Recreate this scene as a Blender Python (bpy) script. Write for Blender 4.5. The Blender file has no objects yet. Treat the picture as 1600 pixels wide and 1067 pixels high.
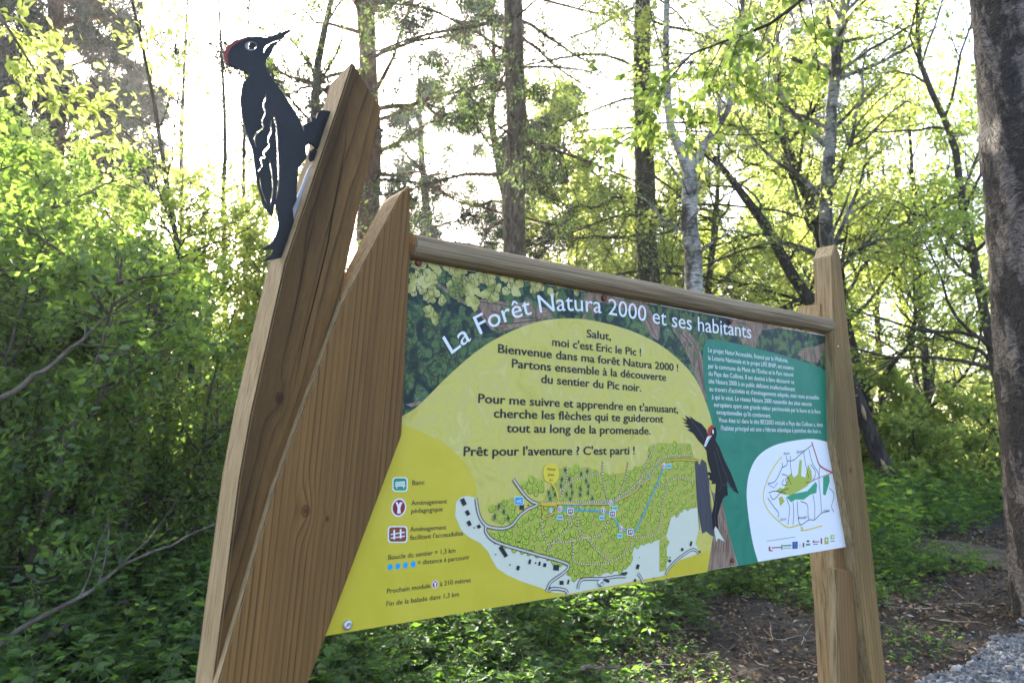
import bpy, bmesh, math, random
import numpy as np
from mathutils import Vector, Matrix
from mathutils.geometry import tessellate_polygon

# ------------------------------------------------------------------ camera, sky, sun, exposure
SC = bpy.context.scene
COL = SC.collection
CAM = np.array([-0.6106, -1.15, 1.15])
_c0 = np.array([800.0, 533.5]); _f = 1066.7
_u = np.array([2248 - 800, 691 - 533.5, _f]); _u /= np.linalg.norm(_u)
_r = math.radians(1.0)
_p2 = np.array([2248 - 800 + 100 * math.cos(_r), 691 - 533.5 + 100 * math.sin(_r), _f])
_n = np.cross(_u, _p2); _n /= np.linalg.norm(_n)
if _n[1] > 0: _n = -_n
ROT = np.stack([_u, np.cross(_n, _u), _n])        # camera vector (right, down, forward) -> world

cam_data = bpy.data.cameras.new('camera'); cam = bpy.data.objects.new('camera', cam_data); COL.objects.link(cam)
cam_data.sensor_width = 36.0; cam_data.lens = 24.0; cam_data.clip_start = 0.05; cam_data.clip_end = 2000
_mw = Matrix.Identity(4)
for i in range(3):
    _mw[i][0] = ROT[i, 0]; _mw[i][1] = -ROT[i, 1]; _mw[i][2] = -ROT[i, 2]; _mw[i][3] = CAM[i]
cam.matrix_world = _mw
cam_data.dof.use_dof = True; cam_data.dof.focus_distance = 1.9; cam_data.dof.aperture_fstop = 5.6
SC.camera = cam

SUN_EL, SUN_AZ = math.radians(26.3), math.radians(16.55)
world = bpy.data.worlds.new('World'); SC.world = world; world.use_nodes = True
_nt = world.node_tree; _bg = _nt.nodes['Background']
_sky = _nt.nodes.new('ShaderNodeTexSky'); _sky.sky_type = 'NISHITA'; _sky.sun_disc = False
_sky.sun_elevation = SUN_EL; _sky.sun_rotation = SUN_AZ; _sky.air_density = 0.65; _sky.dust_density = 3.5; _sky.ozone_density = 0.5
_nt.links.new(_sky.outputs[0], _bg.inputs[0]); _bg.inputs[1].default_value = 0.15
sun_data = bpy.data.lights.new('sun', 'SUN'); sun = bpy.data.objects.new('sun', sun_data); COL.objects.link(sun)
sun_data.energy = 5.0; sun_data.angle = math.radians(0.5); sun_data.color = (1.0, 0.93, 0.80)
_sd = Vector((math.cos(SUN_EL) * math.sin(SUN_AZ), math.cos(SUN_EL) * math.cos(SUN_AZ), math.sin(SUN_EL)))
sun.rotation_euler = _sd.to_track_quat('Z', 'Y').to_euler()
SC.view_settings.view_transform = 'Standard'; SC.view_settings.look = 'None'
SC.view_settings.gamma = 1.0; SC.view_settings.exposure = 2.65
SC.render.engine = 'CYCLES'
SC.cycles.max_bounces = 7; SC.cycles.diffuse_bounces = 4; SC.cycles.transmission_bounces = 6
SC.cycles.transparent_max_bounces = 6; SC.cycles.glossy_bounces = 2
SC.cycles.caustics_reflective = False; SC.cycles.caustics_refractive = False
SC.cycles.use_denoising = True; SC.cycles.sample_clamp_indirect = 6.0

# ------------------------------------------------------------------ helpers
def ray(px, py): return ROT @ np.array([px - _c0[0], py - _c0[1], _f])
def on_y(px, py, y=0.0):                       # where the line of sight meets the upright plane Y = y
    d = ray(px, py); return CAM + d * ((y - CAM[1]) / d[1])
def on_z(px, py, z=0.0):                       # ... the level plane Z = z
    d = ray(px, py); return CAM + d * ((z - CAM[2]) / d[2])
def at(px, py, dep):                           # a point dep metres ahead of the camera
    return CAM + ray(px, py) / _f * dep

def tag(o, label=None, cat=None, group=None, kind=None):
    if label: o['label'] = label
    if cat: o['category'] = cat
    if group: o['group'] = group
    if kind: o['kind'] = kind
    return o
def empty(name, loc, label, cat, group=None):
    o = bpy.data.objects.new(name, None); COL.objects.link(o); o.location = tuple(loc); o.empty_display_size = 0.1
    return tag(o, label, cat, group)
def mesh_from(name, V, Fs):
    """V (n,3); Fs a list of integer arrays, each (m,k)"""
    me = bpy.data.meshes.new(name); V = np.asarray(V, np.float32)
    Fs = [np.asarray(f, np.int32) for f in Fs if len(f)]
    me.vertices.add(len(V)); me.vertices.foreach_set('co', V.ravel())
    nl = sum(f.size for f in Fs); npoly = sum(len(f) for f in Fs)
    me.loops.add(nl); me.loops.foreach_set('vertex_index', np.concatenate([f.ravel() for f in Fs]))
    tot = np.concatenate([np.full(len(f), f.shape[1], np.int32) for f in Fs])
    st = np.concatenate([[0], np.cumsum(tot)[:-1]]).astype(np.int32)
    me.polygons.add(npoly); me.polygons.foreach_set('loop_start', st); me.polygons.foreach_set('loop_total', tot)
    me.update(calc_edges=True); return me
def link(name, me, mat, parent=None, loc=None, smooth=False):
    """links the mesh; world coordinates become local to the parent (or to loc)"""
    o = bpy.data.objects.new(name, me); COL.objects.link(o)
    base = np.array(parent_base(parent)) if parent else (np.array(loc) if loc is not None else np.zeros(3))
    n = len(me.vertices); co = np.empty(n * 3, np.float32); me.vertices.foreach_get('co', co)
    co = co.reshape(-1, 3) - base.astype(np.float32); me.vertices.foreach_set('co', co.ravel()); me.update()
    if parent: o.parent = parent
    elif loc is not None: o.location = tuple(loc)
    for m in (mat if isinstance(mat, (list, tuple)) else [mat]): me.materials.append(m)
    if smooth: me.polygons.foreach_set('use_smooth', np.ones(len(me.polygons), bool))
    return o
def parent_base(p):
    b = np.zeros(3)
    while p is not None: b += np.array(p.location); p = p.parent
    return b
class MB:
    def __init__(s): s.V = []; s.F = {}; s.n = 0
    def add(s, V, F):
        V = np.asarray(V, float); F = np.asarray(F, int)
        if len(V) == 0: return
        s.V.append(V); s.F.setdefault(F.shape[1], []).append(F + s.n); s.n += len(V)
    def mesh(s, name): return mesh_from(name, np.concatenate(s.V), [np.concatenate(f) for f in s.F.values()])
    def build(s, name, mat, parent=None, loc=None, smooth=False): return link(name, s.mesh(name), mat, parent, loc, smooth)

def unit(a): return a / np.maximum(np.linalg.norm(a, axis=-1, keepdims=True), 1e-9)
def resample(P, R, K):
    P = np.asarray(P, float); R = np.asarray(R, float)
    s = np.concatenate([[0], np.cumsum(np.linalg.norm(np.diff(P, axis=0), axis=1))]); t = np.linspace(0, s[-1], K)
    return np.stack([np.interp(t, s, P[:, i]) for i in range(3)], 1), np.interp(t, s, R)
def tubes(mb, lines, sides=5, rough=0.0, rng=None):
    by = {}
    for P, R in lines: by.setdefault(len(P), []).append((P, R))
    for K, L in by.items():
        P = np.array([l[0] for l in L], float); R = np.array([l[1] for l in L], float)
        T = unit(np.gradient(P, axis=1)); D = unit(P[:, -1] - P[:, 0])
        ref = np.eye(3)[np.argmin(np.abs(D), axis=1)][:, None, :]
        n1 = unit(np.cross(T, ref)); n2 = np.cross(T, n1)
        a = np.arange(sides) * 2 * math.pi / sides
        rr = R[:, :, None] * np.ones(sides)
        if rough: rr = rr * (1 + rough * rng.standard_normal(rr.shape))
        V = P[:, :, None, :] + rr[..., None] * (np.cos(a)[None, None, :, None] * n1[:, :, None, :] + np.sin(a)[None, None, :, None] * n2[:, :, None, :])
        N = len(L); idx = np.arange(N * K * sides).reshape(N, K, sides)
        A = idx[:, :-1, :]; B = idx[:, 1:, :]
        F = np.stack([A, np.roll(A, -1, 2), np.roll(B, -1, 2), B], -1).reshape(-1, 4)
        mb.add(V.reshape(-1, 3), F)
def leaves(mb, P, D, Nn, L, W, style='leaf'):
    n = len(P)
    if n == 0: return
    D = unit(D); S = unit(np.cross(D, Nn)); U = np.cross(S, D); L = np.asarray(L)[:, None]; W = np.asarray(W)[:, None]
    if style == 'far':
        V = np.stack([P, P + D * L * .5 + S * W * .5, P + D * L, P + D * L * .45 - S * W * .5], 1)
        F = np.arange(n * 4).reshape(n, 4)
    elif style == 'needle':
        V = np.stack([P - S * W * .5, P + S * W * .5, P + D * L], 1); F = np.arange(n * 3).reshape(n, 3)
    else:
        f = U * W * .16
        V = np.stack([P, P + D * L * .25 + S * W * .42 + f, P + D * L * .62 + S * W * .40 + f, P + D * L - U * L * .08,
                      P + D * L * .62 - S * W * .40 + f, P + D * L * .25 - S * W * .42 + f], 1)
        b = np.arange(n)[:, None] * 6
        F = np.concatenate([b + np.array([0, 1, 2, 3]), b + np.array([0, 3, 4, 5])])
    mb.add(V.reshape(-1, 3), F)

# ------------------------------------------------------------------ materials
def new_mat(name):
    m = bpy.data.materials.new(name); m.use_nodes = True; nt = m.node_tree
    return m, nt, nt.nodes['Principled BSDF']
def N(nt, t, **kw):
    n = nt.nodes.new('ShaderNode' + t)
    for k, v in kw.items():
        if k == 'inp':
            for kk, vv in v.items():
                if hasattr(vv, 'is_output'): nt.links.new(vv, n.inputs[kk])
                else: n.inputs[kk].default_value = vv
        else: setattr(n, k, v)
    return n
def ramp(nt, fac, stops, interp='LINEAR'):
    r = nt.nodes.new('ShaderNodeValToRGB'); r.color_ramp.interpolation = interp
    el = r.color_ramp.elements
    while len(el) < len(stops): el.new(0.5)
    for e, (p, c) in zip(el, stops): e.position = p; e.color = (*c, 1)
    nt.links.new(fac, r.inputs[0]); return r.outputs[0]
def plain(name, col, rough=0.6, spec=0.4, metallic=0.0):
    m, nt, b = new_mat(name); b.inputs['Base Color'].default_value = (*col, 1); b.inputs['Roughness'].default_value = rough
    b.inputs['Specular IOR Level'].default_value = spec; b.inputs['Metallic'].default_value = metallic; return m
def noisy(name, cols, scale=8, rough=0.8, bump=0.0, bscale=40, detail=6, stretch=(1, 1, 1), spec=0.3, coord='Object'):
    m, nt, b = new_mat(name); tc = N(nt, 'TexCoord'); mp = N(nt, 'Mapping', inp={'Vector': tc.outputs[coord], 'Scale': stretch})
    no = N(nt, 'TexNoise', inp={'Vector': mp.outputs[0], 'Scale': scale, 'Detail': detail, 'Roughness': .62})
    k = len(cols) - 1
    c = ramp(nt, no.outputs[0], [(.28 + .44 * i / k, col) for i, col in enumerate(cols)])
    nt.links.new(c, b.inputs['Base Color']); b.inputs['Roughness'].default_value = rough; b.inputs['Specular IOR Level'].default_value = spec
    if bump:
        n2 = N(nt, 'TexNoise', inp={'Vector': mp.outputs[0], 'Scale': bscale, 'Detail': 5})
        bp = N(nt, 'Bump', inp={'Height': n2.outputs[0], 'Strength': bump, 'Distance': .02}); nt.links.new(bp.outputs[0], b.inputs['Normal'])
    return m
def wood(name, light, dark, pith, freq, tilt=(0, 0, 0), wob=.02, zs=1.2, stain=.5, knots=(), flame=0.0):
    """annual rings round a pith line parallel to the timber; seen cut on each face"""
    m, nt, b = new_mat(name); tc = N(nt, 'TexCoord')
    mp = N(nt, 'Mapping', inp={'Vector': tc.outputs['Object'], 'Location': pith, 'Rotation': tilt})
    st = N(nt, 'Mapping', inp={'Vector': mp.outputs[0], 'Scale': (3, 3, zs)})
    nz = N(nt, 'TexNoise', inp={'Vector': st.outputs[0], 'Scale': 2.2, 'Detail': 3})
    sub = N(nt, 'VectorMath', operation='SUBTRACT', inp={0: nz.outputs[1], 1: (.5, .5, .5)})
    sca = N(nt, 'VectorMath', operation='SCALE', inp={0: sub.outputs[0], 'Scale': wob})
    add = N(nt, 'VectorMath', operation='ADD', inp={0: mp.outputs[0], 1: sca.outputs[0]})
    fl = N(nt, 'VectorMath', operation='MULTIPLY', inp={0: add.outputs[0], 1: (1, 1, 0.0)})
    ln = N(nt, 'VectorMath', operation='LENGTH', inp={0: fl.outputs[0]})
    rad = ln.outputs['Value']; kcol = None
    for kx, kz, kr in knots:                      # the rings bend round each knot
        kd = N(nt, 'VectorMath', operation='SUBTRACT', inp={0: tc.outputs['Object'], 1: (kx, 0, kz)}); ks = N(nt, 'VectorMath', operation='MULTIPLY', inp={0: kd.outputs[0], 1: (1, 0, .45)})
        kl = N(nt, 'VectorMath', operation='LENGTH', inp={0: ks.outputs[0]}); sq = N(nt, 'Math', operation='POWER', inp={0: N(nt, 'Math', operation='DIVIDE', inp={0: kl.outputs['Value'], 1: kr * 2.6}).outputs[0], 1: 2.0})
        ex = N(nt, 'Math', operation='EXPONENT', inp={0: N(nt, 'Math', operation='MULTIPLY', inp={0: sq.outputs[0], 1: -1.0}).outputs[0]})
        rad = N(nt, 'Math', operation='MULTIPLY_ADD', inp={0: ex.outputs[0], 1: kr * 2.4, 2: rad}).outputs[0]
        k2 = N(nt, 'VectorMath', operation='LENGTH', inp={0: N(nt, 'VectorMath', operation='MULTIPLY', inp={0: kd.outputs[0], 1: (1, 0, .75)}).outputs[0]})
        kk = ramp(nt, N(nt, 'Math', operation='DIVIDE', inp={0: k2.outputs['Value'], 1: kr * 1.5}).outputs[0], [(.0, (.35, .27, .22)), (.28, (.55, .46, .4)), (.52, (.72, .64, .58)), (.66, (.5, .42, .36)), (.95, (1, 1, 1))])
        kcol = kk if kcol is None else N(nt, 'MixRGB', blend_type='MULTIPLY', inp={0: 1.0, 1: kcol, 2: kk}).outputs[0]
    mul = N(nt, 'Math', operation='MULTIPLY', inp={0: rad, 1: freq})
    fr = N(nt, 'Math', operation='FRACT', inp={0: mul.outputs[0]})
    mid = tuple((a * .65 + c * .35) for a, c in zip(light, dark))
    lv = N(nt, 'TexNoise', inp={'Vector': N(nt, 'Mapping', inp={'Vector': mp.outputs[0], 'Scale': (26, 26, .35)}).outputs[0], 'Scale': 1.0, 'Detail': 2})
    c0 = ramp(nt, fr.outputs[0], [(0.0, light), (.45, tuple(a * .95 for a in light)), (.8, mid), (.93, dark), (1.0, mid)])
    col = N(nt, 'MixRGB', inp={0: ramp(nt, lv.outputs[0], [(.35, (.75, .75, .75)), (.65, (.1, .1, .1))]), 1: c0, 2: (*tuple(a * .86 for a in light), 1)}).outputs[0]
    fm = N(nt, 'Mapping', inp={'Vector': mp.outputs[0], 'Scale': (1, 1, .018)})
    fn = N(nt, 'TexNoise', inp={'Vector': fm.outputs[0], 'Scale': 330, 'Detail': 4, 'Roughness': .7})
    big = N(nt, 'TexNoise', inp={'Vector': st.outputs[0], 'Scale': 1.6, 'Detail': 5, 'Roughness': .6})
    fib = ramp(nt, fn.outputs[0], [(.3, (.72, .72, .72)), (.7, (1.15, 1.13, 1.1))])
    stn = ramp(nt, big.outputs[0], [(.35, (1 - stain * .55, 1 - stain * .55, 1 - stain * .6)), (.6, (1.08, 1.06, 1.02))])
    m1 = N(nt, 'MixRGB', blend_type='MULTIPLY', inp={0: 1.0, 1: col, 2: fib}); m2 = N(nt, 'MixRGB', blend_type='MULTIPLY', inp={0: 1.0, 1: m1.outputs[0], 2: stn})
    if flame:
        fx = N(nt, 'Math', operation='FRACT', inp={0: N(nt, 'Math', operation='MULTIPLY', inp={0: rad, 1: freq * .17}).outputs[0]})
        fc = ramp(nt, fx.outputs[0], [(0, (1.08, 1.08, 1.08)), (.4, (1, 1, 1)), (.72, (1 - flame,) * 3), (.86, (1 - flame * .8,) * 3), (1, (1.08, 1.08, 1.08))]); m2 = N(nt, 'MixRGB', blend_type='MULTIPLY', inp={0: 1.0, 1: m2.outputs[0], 2: fc})
    m3 = m2 if kcol is None else N(nt, 'MixRGB', blend_type='MULTIPLY', inp={0: 1.0, 1: m2.outputs[0], 2: kcol})
    nt.links.new(m3.outputs[0], b.inputs['Base Color']); b.inputs['Roughness'].default_value = .72; b.inputs['Specular IOR Level'].default_value = .25
    hb = N(nt, 'Math', operation='MULTIPLY_ADD', inp={0: fr.outputs[0], 1: .12, 2: fn.outputs[0]})
    bp = N(nt, 'Bump', inp={'Height': hb.outputs[0], 'Strength': .25, 'Distance': .002}); nt.links.new(bp.outputs[0], b.inputs['Normal'])
    return m
def leafmat(name, dark, light, trans, tw=.5, gloss=.06):
    m = bpy.data.materials.new(name); m.use_nodes = True; nt = m.node_tree; nt.nodes.remove(nt.nodes['Principled BSDF'])
    out = nt.nodes['Material Output']; g = N(nt, 'NewGeometry'); oi = N(nt, 'ObjectInfo')
    av = N(nt, 'Math', operation='MULTIPLY_ADD', inp={0: oi.outputs['Random'], 1: .35, 2: -.17})
    rv = N(nt, 'Math', operation='ADD', use_clamp=True, inp={0: g.outputs['Random Per Island'], 1: av.outputs[0]})
    c1 = ramp(nt, rv.outputs[0], [(0, dark), (1, light)])
    t2 = tuple(a * .6 for a in trans)
    c2 = ramp(nt, rv.outputs[0], [(0, t2), (1, trans)])
    d = N(nt, 'BsdfDiffuse', inp={'Color': c1}); t = N(nt, 'BsdfTranslucent', inp={'Color': c2}); gl = N(nt, 'BsdfGlossy', inp={'Color': (.8, .85, .8, 1), 'Roughness': .5})
    m1 = N(nt, 'MixShader', inp={0: tw, 1: d.outputs[0], 2: t.outputs[0]}); m2 = N(nt, 'MixShader', inp={0: gloss, 1: m1.outputs[0], 2: gl.outputs[0]})
    nt.links.new(m2.outputs[0], out.inputs[0]); return m
def birchmat(name, white, dark, cover=.5, zscale=1.0):
    m, nt, b = new_mat(name); tc = N(nt, 'TexCoord')
    mp = N(nt, 'Mapping', inp={'Vector': tc.outputs['Object'], 'Scale': (3.5, 3.5, 2.2 * zscale)})
    big = N(nt, 'TexNoise', inp={'Vector': mp.outputs[0], 'Scale': 1.0, 'Detail': 7, 'Roughness': .65})
    lm = N(nt, 'Mapping', inp={'Vector': tc.outputs['Object'], 'Scale': (9, 9, 70 * zscale)})
    len_ = N(nt, 'TexNoise', inp={'Vector': lm.outputs[0], 'Scale': 1.0, 'Detail': 5, 'Roughness': .6})
    w2 = tuple(a * .62 for a in white)
    base = ramp(nt, len_.outputs[0], [(.34, dark), (.42, w2), (.55, white), (.75, white)])
    mk = ramp(nt, big.outputs[0], [(cover - .05, (0, 0, 0)), (cover + .05, (1, 1, 1))])
    dk = ramp(nt, N(nt, 'TexNoise', inp={'Vector': tc.outputs['Object'], 'Scale': 45, 'Detail': 6}).outputs[0], [(.35, dark), (.7, tuple(a * 3 for a in dark))])
    mx = N(nt, 'MixRGB', inp={0: mk, 1: base, 2: dk}); nt.links.new(mx.outputs[0], b.inputs['Base Color']); b.inputs['Roughness'].default_value = .8
    hh = N(nt, 'MixRGB', blend_type='ADD', inp={0: .5, 1: len_.outputs[0], 2: big.outputs[0]})
    bp = N(nt, 'Bump', inp={'Height': hh.outputs[0], 'Strength': .8, 'Distance': .02}); nt.links.new(bp.outputs[0], b.inputs['Normal'])
    return m

M = {}
M['brace'] = wood('sawn_wood_fine_rings', (.255, .132, .040), (.052, .022, .007), (.62, -.02, 0), 98, (0, math.radians(-3), 0), wob=.012, zs=.25, stain=.45, knots=((-.943, 1.005, .0062), (-.905, .99, .003)))
M['post'] = wood('sawn_wood_flame_grain', (.235, .125, .039), (.055, .025, .008), (.96, .0, 0), 62, (math.radians(5), math.radians(-8), 0), wob=.085, zs=.5, stain=.85, knots=((-.99, 1.19, .006),), flame=.45)
M['post2'] = wood('sawn_wood_pale_grain', (.31, .188, .064), (.11, .058, .018), (-1.72, .06, 0), 60, (math.radians(3), math.radians(6), 0), wob=.05, zs=.8, stain=.6, knots=((.812, 1.03, .006), (.80, .85, .008)), flame=.2)
M['brace2'] = wood('sawn_wood_dim_rings', (.255, .143, .052), (.10, .05, .017), (-1.1, -.3, 0), 80, (0, 0, 0), wob=.02, zs=.6)
M['rail'] = noisy('weathered_round_wood', [(.10, .068, .036), (.30, .215, .12), (.44, .345, .215)], 240, .8, .4, 300, 4, (.014, 1, 1), .2)
M['side'] = noisy('sawn_wood_edge', [(.17, .105, .045), (.36, .25, .12), (.46, .34, .18)], 150, .8, .3, 200, 4, (1, 1, .03), .2)
M['crack'] = plain('wood_crack', (.03, .018, .01), .9, .1)
M['metal'] = noisy('dark_painted_metal', [(.014, .013, .012), (.022, .020, .018), (.03, .027, .024)], 14, .5, .05, 90, 5, spec=.3)
M['steel'] = plain('bare_plate_metal', (.55, .57, .6), .4, .5, .3)
M['red'] = plain('red_paint', (.25, .035, .018), .45)
M['whitepaint'] = plain('white_paint', (.75, .75, .72), .5)
M['dullwhite'] = plain('dull_white_paint', (.30, .29, .26), .5)
M['screw_red'] = plain('red_brown_screw', (.16, .035, .02), .4, .5)
M['screw'] = plain('zinc_screw', (.6, .6, .58), .35, .5, .6)
def ink(name, col, rough=.45): return plain('print_' + name, col, rough, .22)
M['sheet'] = ink('white', (.80, .80, .82))
I = {k: ink(k, c) for k, c in dict(dark=(.035, .035, .035), white=(.86, .86, .86), black=(.012, .013, .016), red=(.45, .04, .03), maroon=(.30, .03, .035), brown=(.27, .075, .03),
     green=(.05, .30, .14), blue=(.02, .38, .72), offwhite=(.70, .70, .53), beige=(.72, .56, .33), road=(.62, .58, .5), line=(.05, .045, .035), amber=(.78, .50, .05), lemon=(.80, .62, .06),
     sky=(.05, .36, .62), bark=(.26, .165, .105), barkdark=(.09, .06, .045), stump=(.075, .075, .09), leafdark=(.028, .06, .045), leafdim=(.10, .165, .06), forest=(.45, .44, .085), leafy=(.36, .50, .06), mapleaf=(.47, .55, .07),
     mapline=(.09, .15, .02), conifer=(.03, .11, .06), yellow=(.66, .56, .09), teal=(.03, .26, .17), paleteal=(.35, .62, .6), lime=(.45, .50, .08), violet=(.5, .48, .7), mapgreen=(.06, .36, .18), navy=(.03, .10, .32)).items()}
def artmat(name, stops, scale, detail=6, stretch=(1, 1, 1), dist=0.6):
    m, nt, b = new_mat('print_' + name); tc = N(nt, 'TexCoord'); mp = N(nt, 'Mapping', inp={'Vector': tc.outputs['Object'], 'Scale': stretch})
    no = N(nt, 'TexNoise', inp={'Vector': mp.outputs[0], 'Scale': scale, 'Detail': detail, 'Roughness': .6, 'Distortion': dist})
    nt.links.new(ramp(nt, no.outputs[0], stops), b.inputs['Base Color']); b.inputs['Roughness'].default_value = .45; b.inputs['Specular IOR Level'].default_value = .22
    return m
I['yellow'] = artmat('yellow', [(.30, (.60, .475, .035)), (.5, (.64, .51, .045)), (.7, (.68, .54, .06))], 9, 8)
I['paleyellow'] = artmat('pale_yellow', [(.32, (.57, .49, .10)), (.47, (.66, .565, .13)), (.55, (.62, .53, .145)), (.7, (.72, .62, .21))], 14, 9, dist=1.5)
I['teal'] = artmat('teal', [(.3, (.026, .19, .115)), (.5, (.032, .23, .14)), (.7, (.045, .26, .165))], 10, 8, dist=1.2)
I['canopy'] = artmat('painted_leaves', [(.32, (.016, .026, .034)), (.45, (.026, .05, .046)), (.52, (.05, .10, .05)), (.59, (.15, .22, .06)), (.64, (.06, .10, .07)), (.74, (.42, .50, .50))], 24, 6, dist=1.2)
I['bark'] = artmat('painted_bark', [(.3, (.10, .065, .05)), (.45, (.27, .17, .115)), (.58, (.36, .25, .17)), (.72, (.20, .125, .09))], 40, 5, (1.6, 1, .35), .4)
I['goldleaf'] = artmat('painted_yellow_leaf', [(.35, (.20, .23, .05)), (.5, (.50, .46, .13)), (.65, (.62, .58, .22))], 30, 4)

# ------------------------------------------------------------------ the information board
ROOT_LOC = (0.75, 0.05, 0.0)
board = empty('information_board', ROOT_LOC, 'yellow and green forest trail information board between leaning wooden posts', 'information board')

def prism(name, poly, mat, parent, y0, y1, bevel=.003, px=True, back_shift=(0, 0)):
    """upright timber: outline on the plane Y = y0, run back to Y = y1"""
    pts = [on_y(x, y, y0) for x, y in poly] if px else [np.array([x, y0, z]) for x, z in poly]
    bm = bmesh.new(); f = [bm.verts.new((p[0], y0, p[2])) for p in pts]; k = [bm.verts.new((p[0] + back_shift[0], y1, p[2] + back_shift[1])) for p in pts]
    n = len(pts)
    bm.faces.new(f); bm.faces.new(k[::-1])
    for i in range(n): bm.faces.new((f[i], k[i], k[(i + 1) % n], f[(i + 1) % n]))
    bmesh.ops.recalc_face_normals(bm, faces=bm.faces[:])
    if bevel: bmesh.ops.bevel(bm, geom=bm.edges[:], offset=bevel, segments=2, affect='EDGES', clamp_overlap=True)
    if mat is not M['sheet']:
        for f_ in bm.faces: f_.material_index = 0 if f_.normal.y < -.5 else 1
    me = bpy.data.meshes.new(name); bm.to_mesh(me); bm.free()
    return link(name, me, [mat, M['side']] if mat is not M['sheet'] else mat, parent)

def extend(poly_px, y0): return poly_px
def down(px0, px1, y0, z=-.25):                 # carries an edge on down to below the ground; returns (x, z)
    a, b = on_y(*px0, y0), on_y(*px1, y0); t = (z - b[2]) / (b[2] - a[2]); p = b + (b - a) * t; return (p[0], z)
def XZ(pl, y0): return [(on_y(x, y, y0)[0], on_y(x, y, y0)[2]) for x, y in pl]

# left pair
yT, yB = 0.0, -0.022
tall = XZ([(343, 986), (373, 751), (392, 645), (445, 411), (530, 160), (551, 95), (597, 172), (564, 313), (537, 440), (470, 660)], yT)
tall = [down((373, 751), (343, 986), yT)] + tall + [(tall[-1][0] - .02, .55), (tall[-1][0] - .02, -.25)]
post_l = prism('post', tall, M['post'], board, yT, .105, px=False)
br = XZ([(395, 880), (430, 760), (480, 622), (535, 475), (590, 370), (628, 300), (641, 290), (641, 400), (628, 680), (510, 992)], yB)
br = [down((430, 760), (395, 880), yB)] + br + [down((628, 680), (510, 992), yB)]
brace_l = prism('brace', br, M['brace'], board, yB, .06, px=False)
def crack(pl, y, w, parent):
    mb = MB(); P = np.array([on_y(a, b, y) for a, b in pl]); n = len(P)
    T = np.gradient(P, axis=0); T = unit(T); S = np.stack([T[:, 2], np.zeros(n), -T[:, 0]], 1)
    ww = (np.sin(np.linspace(0.05, math.pi - .05, n)) * w)[:, None]
    rr = np.random.default_rng(3); P = P + S * (rr.standard_normal(n) * .0006)[:, None]
    V = np.concatenate([P - S * ww, P + S * ww]); V[:, 1] = y - .0004
    i = np.arange(n - 1); mb.add(V, np.stack([i, i + n, i + n + 1, i + 1], 1)); return mb.build('drying_crack', M['crack'], parent)
crack([(545, 165), (538, 230), (530, 280), (520, 330), (512, 380), (500, 430), (488, 475), (477, 520), (468, 560), (462, 600)], yT, .0012, post_l)
crack([(500, 300), (488, 350), (478, 400), (468, 450), (455, 510), (445, 560)], yT, .0007, post_l)
crack([(532, 440), (530, 480), (526, 520), (520, 545)], yT, .0010, post_l)
# right pair
yR = -0.030
rt = XZ([(1303, 519), (1306, 691), (1336, 857), (1341, 910), (1350, 990), (1362, 1067)], yR)
rtop = XZ([(1306, 381), (1300, 400), (1302, 440)], yR)
rr_ = XZ([(1313, 398), (1350, 740), (1385, 1067)], yR)
lowL = down((1350, 990), (1362, 1067), yR); lowR = down((1350, 740), (1385, 1067), yR)
lowL = (min(lowL[0], lowR[0] - .05), lowL[1])
prism('post', [lowL] + rt[::-1] + rtop[::-1] + rr_ + [lowR], M['post2'], board, yR, .035, px=False, bevel=.003)
yb2 = 0.010
b2 = XZ([(1283, 474), (1312, 472), (1322, 700), (1348, 880), (1366, 1067)], yb2)
b2l = XZ([(1281, 520), (1285, 700), (1302, 850), (1312, 960), (1318, 1067)], yb2)
prism('brace', b2l[::-1] + b2 + [down((1348, 880), (1366, 1067), yb2), down((1312, 960), (1318, 1067), yb2)], M['brace2'], board, yb2, .095, px=False)
ys = -0.012
sb = XZ([(1306, 888), (1334, 891), (1339, 930), (1342, 1067)], ys)
prism('support_block', [down((1309, 925), (1311, 1067), ys)] + XZ([(1309, 925), (1306, 888)], ys) + sb[1:] + [down((1339, 930), (1342, 1067), ys)], M['brace2'], board, ys, .02, px=False, bevel=.004)
# top rail: a half-round bar
a = on_y(643, 386, 0); b = on_y(1293, 511, 0)
zr = (a[2] + b[2]) / 2; prof = []
for i in range(13):
    t = math.pi * i / 12; prof.append((-.004 - .028 * math.sin(t), .0245 * math.cos(t)))
prof.append((.03, -.0245)); prof.append((.03, .0245))
mb = MB(); xs = [(a[0] - .004, .97), (a[0] - .002, 1)] + [(x, 1) for x in np.linspace(a[0] + .2, b[0] - .012, 8)] + [(b[0] - .003, .95), (b[0] + .002, .82)]
V = np.array([[x, .006 + (py - .006) * s, zr + .001 + pz * s] for x, s in xs for py, pz in prof]); k = len(prof)
idx = np.arange(len(xs) * k).reshape(len(xs), k); A, B = idx[:-1], idx[1:]
mb.add(V, np.stack([A, np.roll(A, -1, 1), np.roll(B, -1, 1), B], -1).reshape(-1, 4))
for r_ in (0, -1):
    c = V.reshape(len(xs), k, 3)[r_]; cc = np.vstack([c, c.mean(0)]); i = np.arange(k); mb.add(cc, np.stack([i, (i + 1) % k, np.full(k, k)], 1))
rail = mb.build('top_rail', M['rail'], board, smooth=False)

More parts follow.
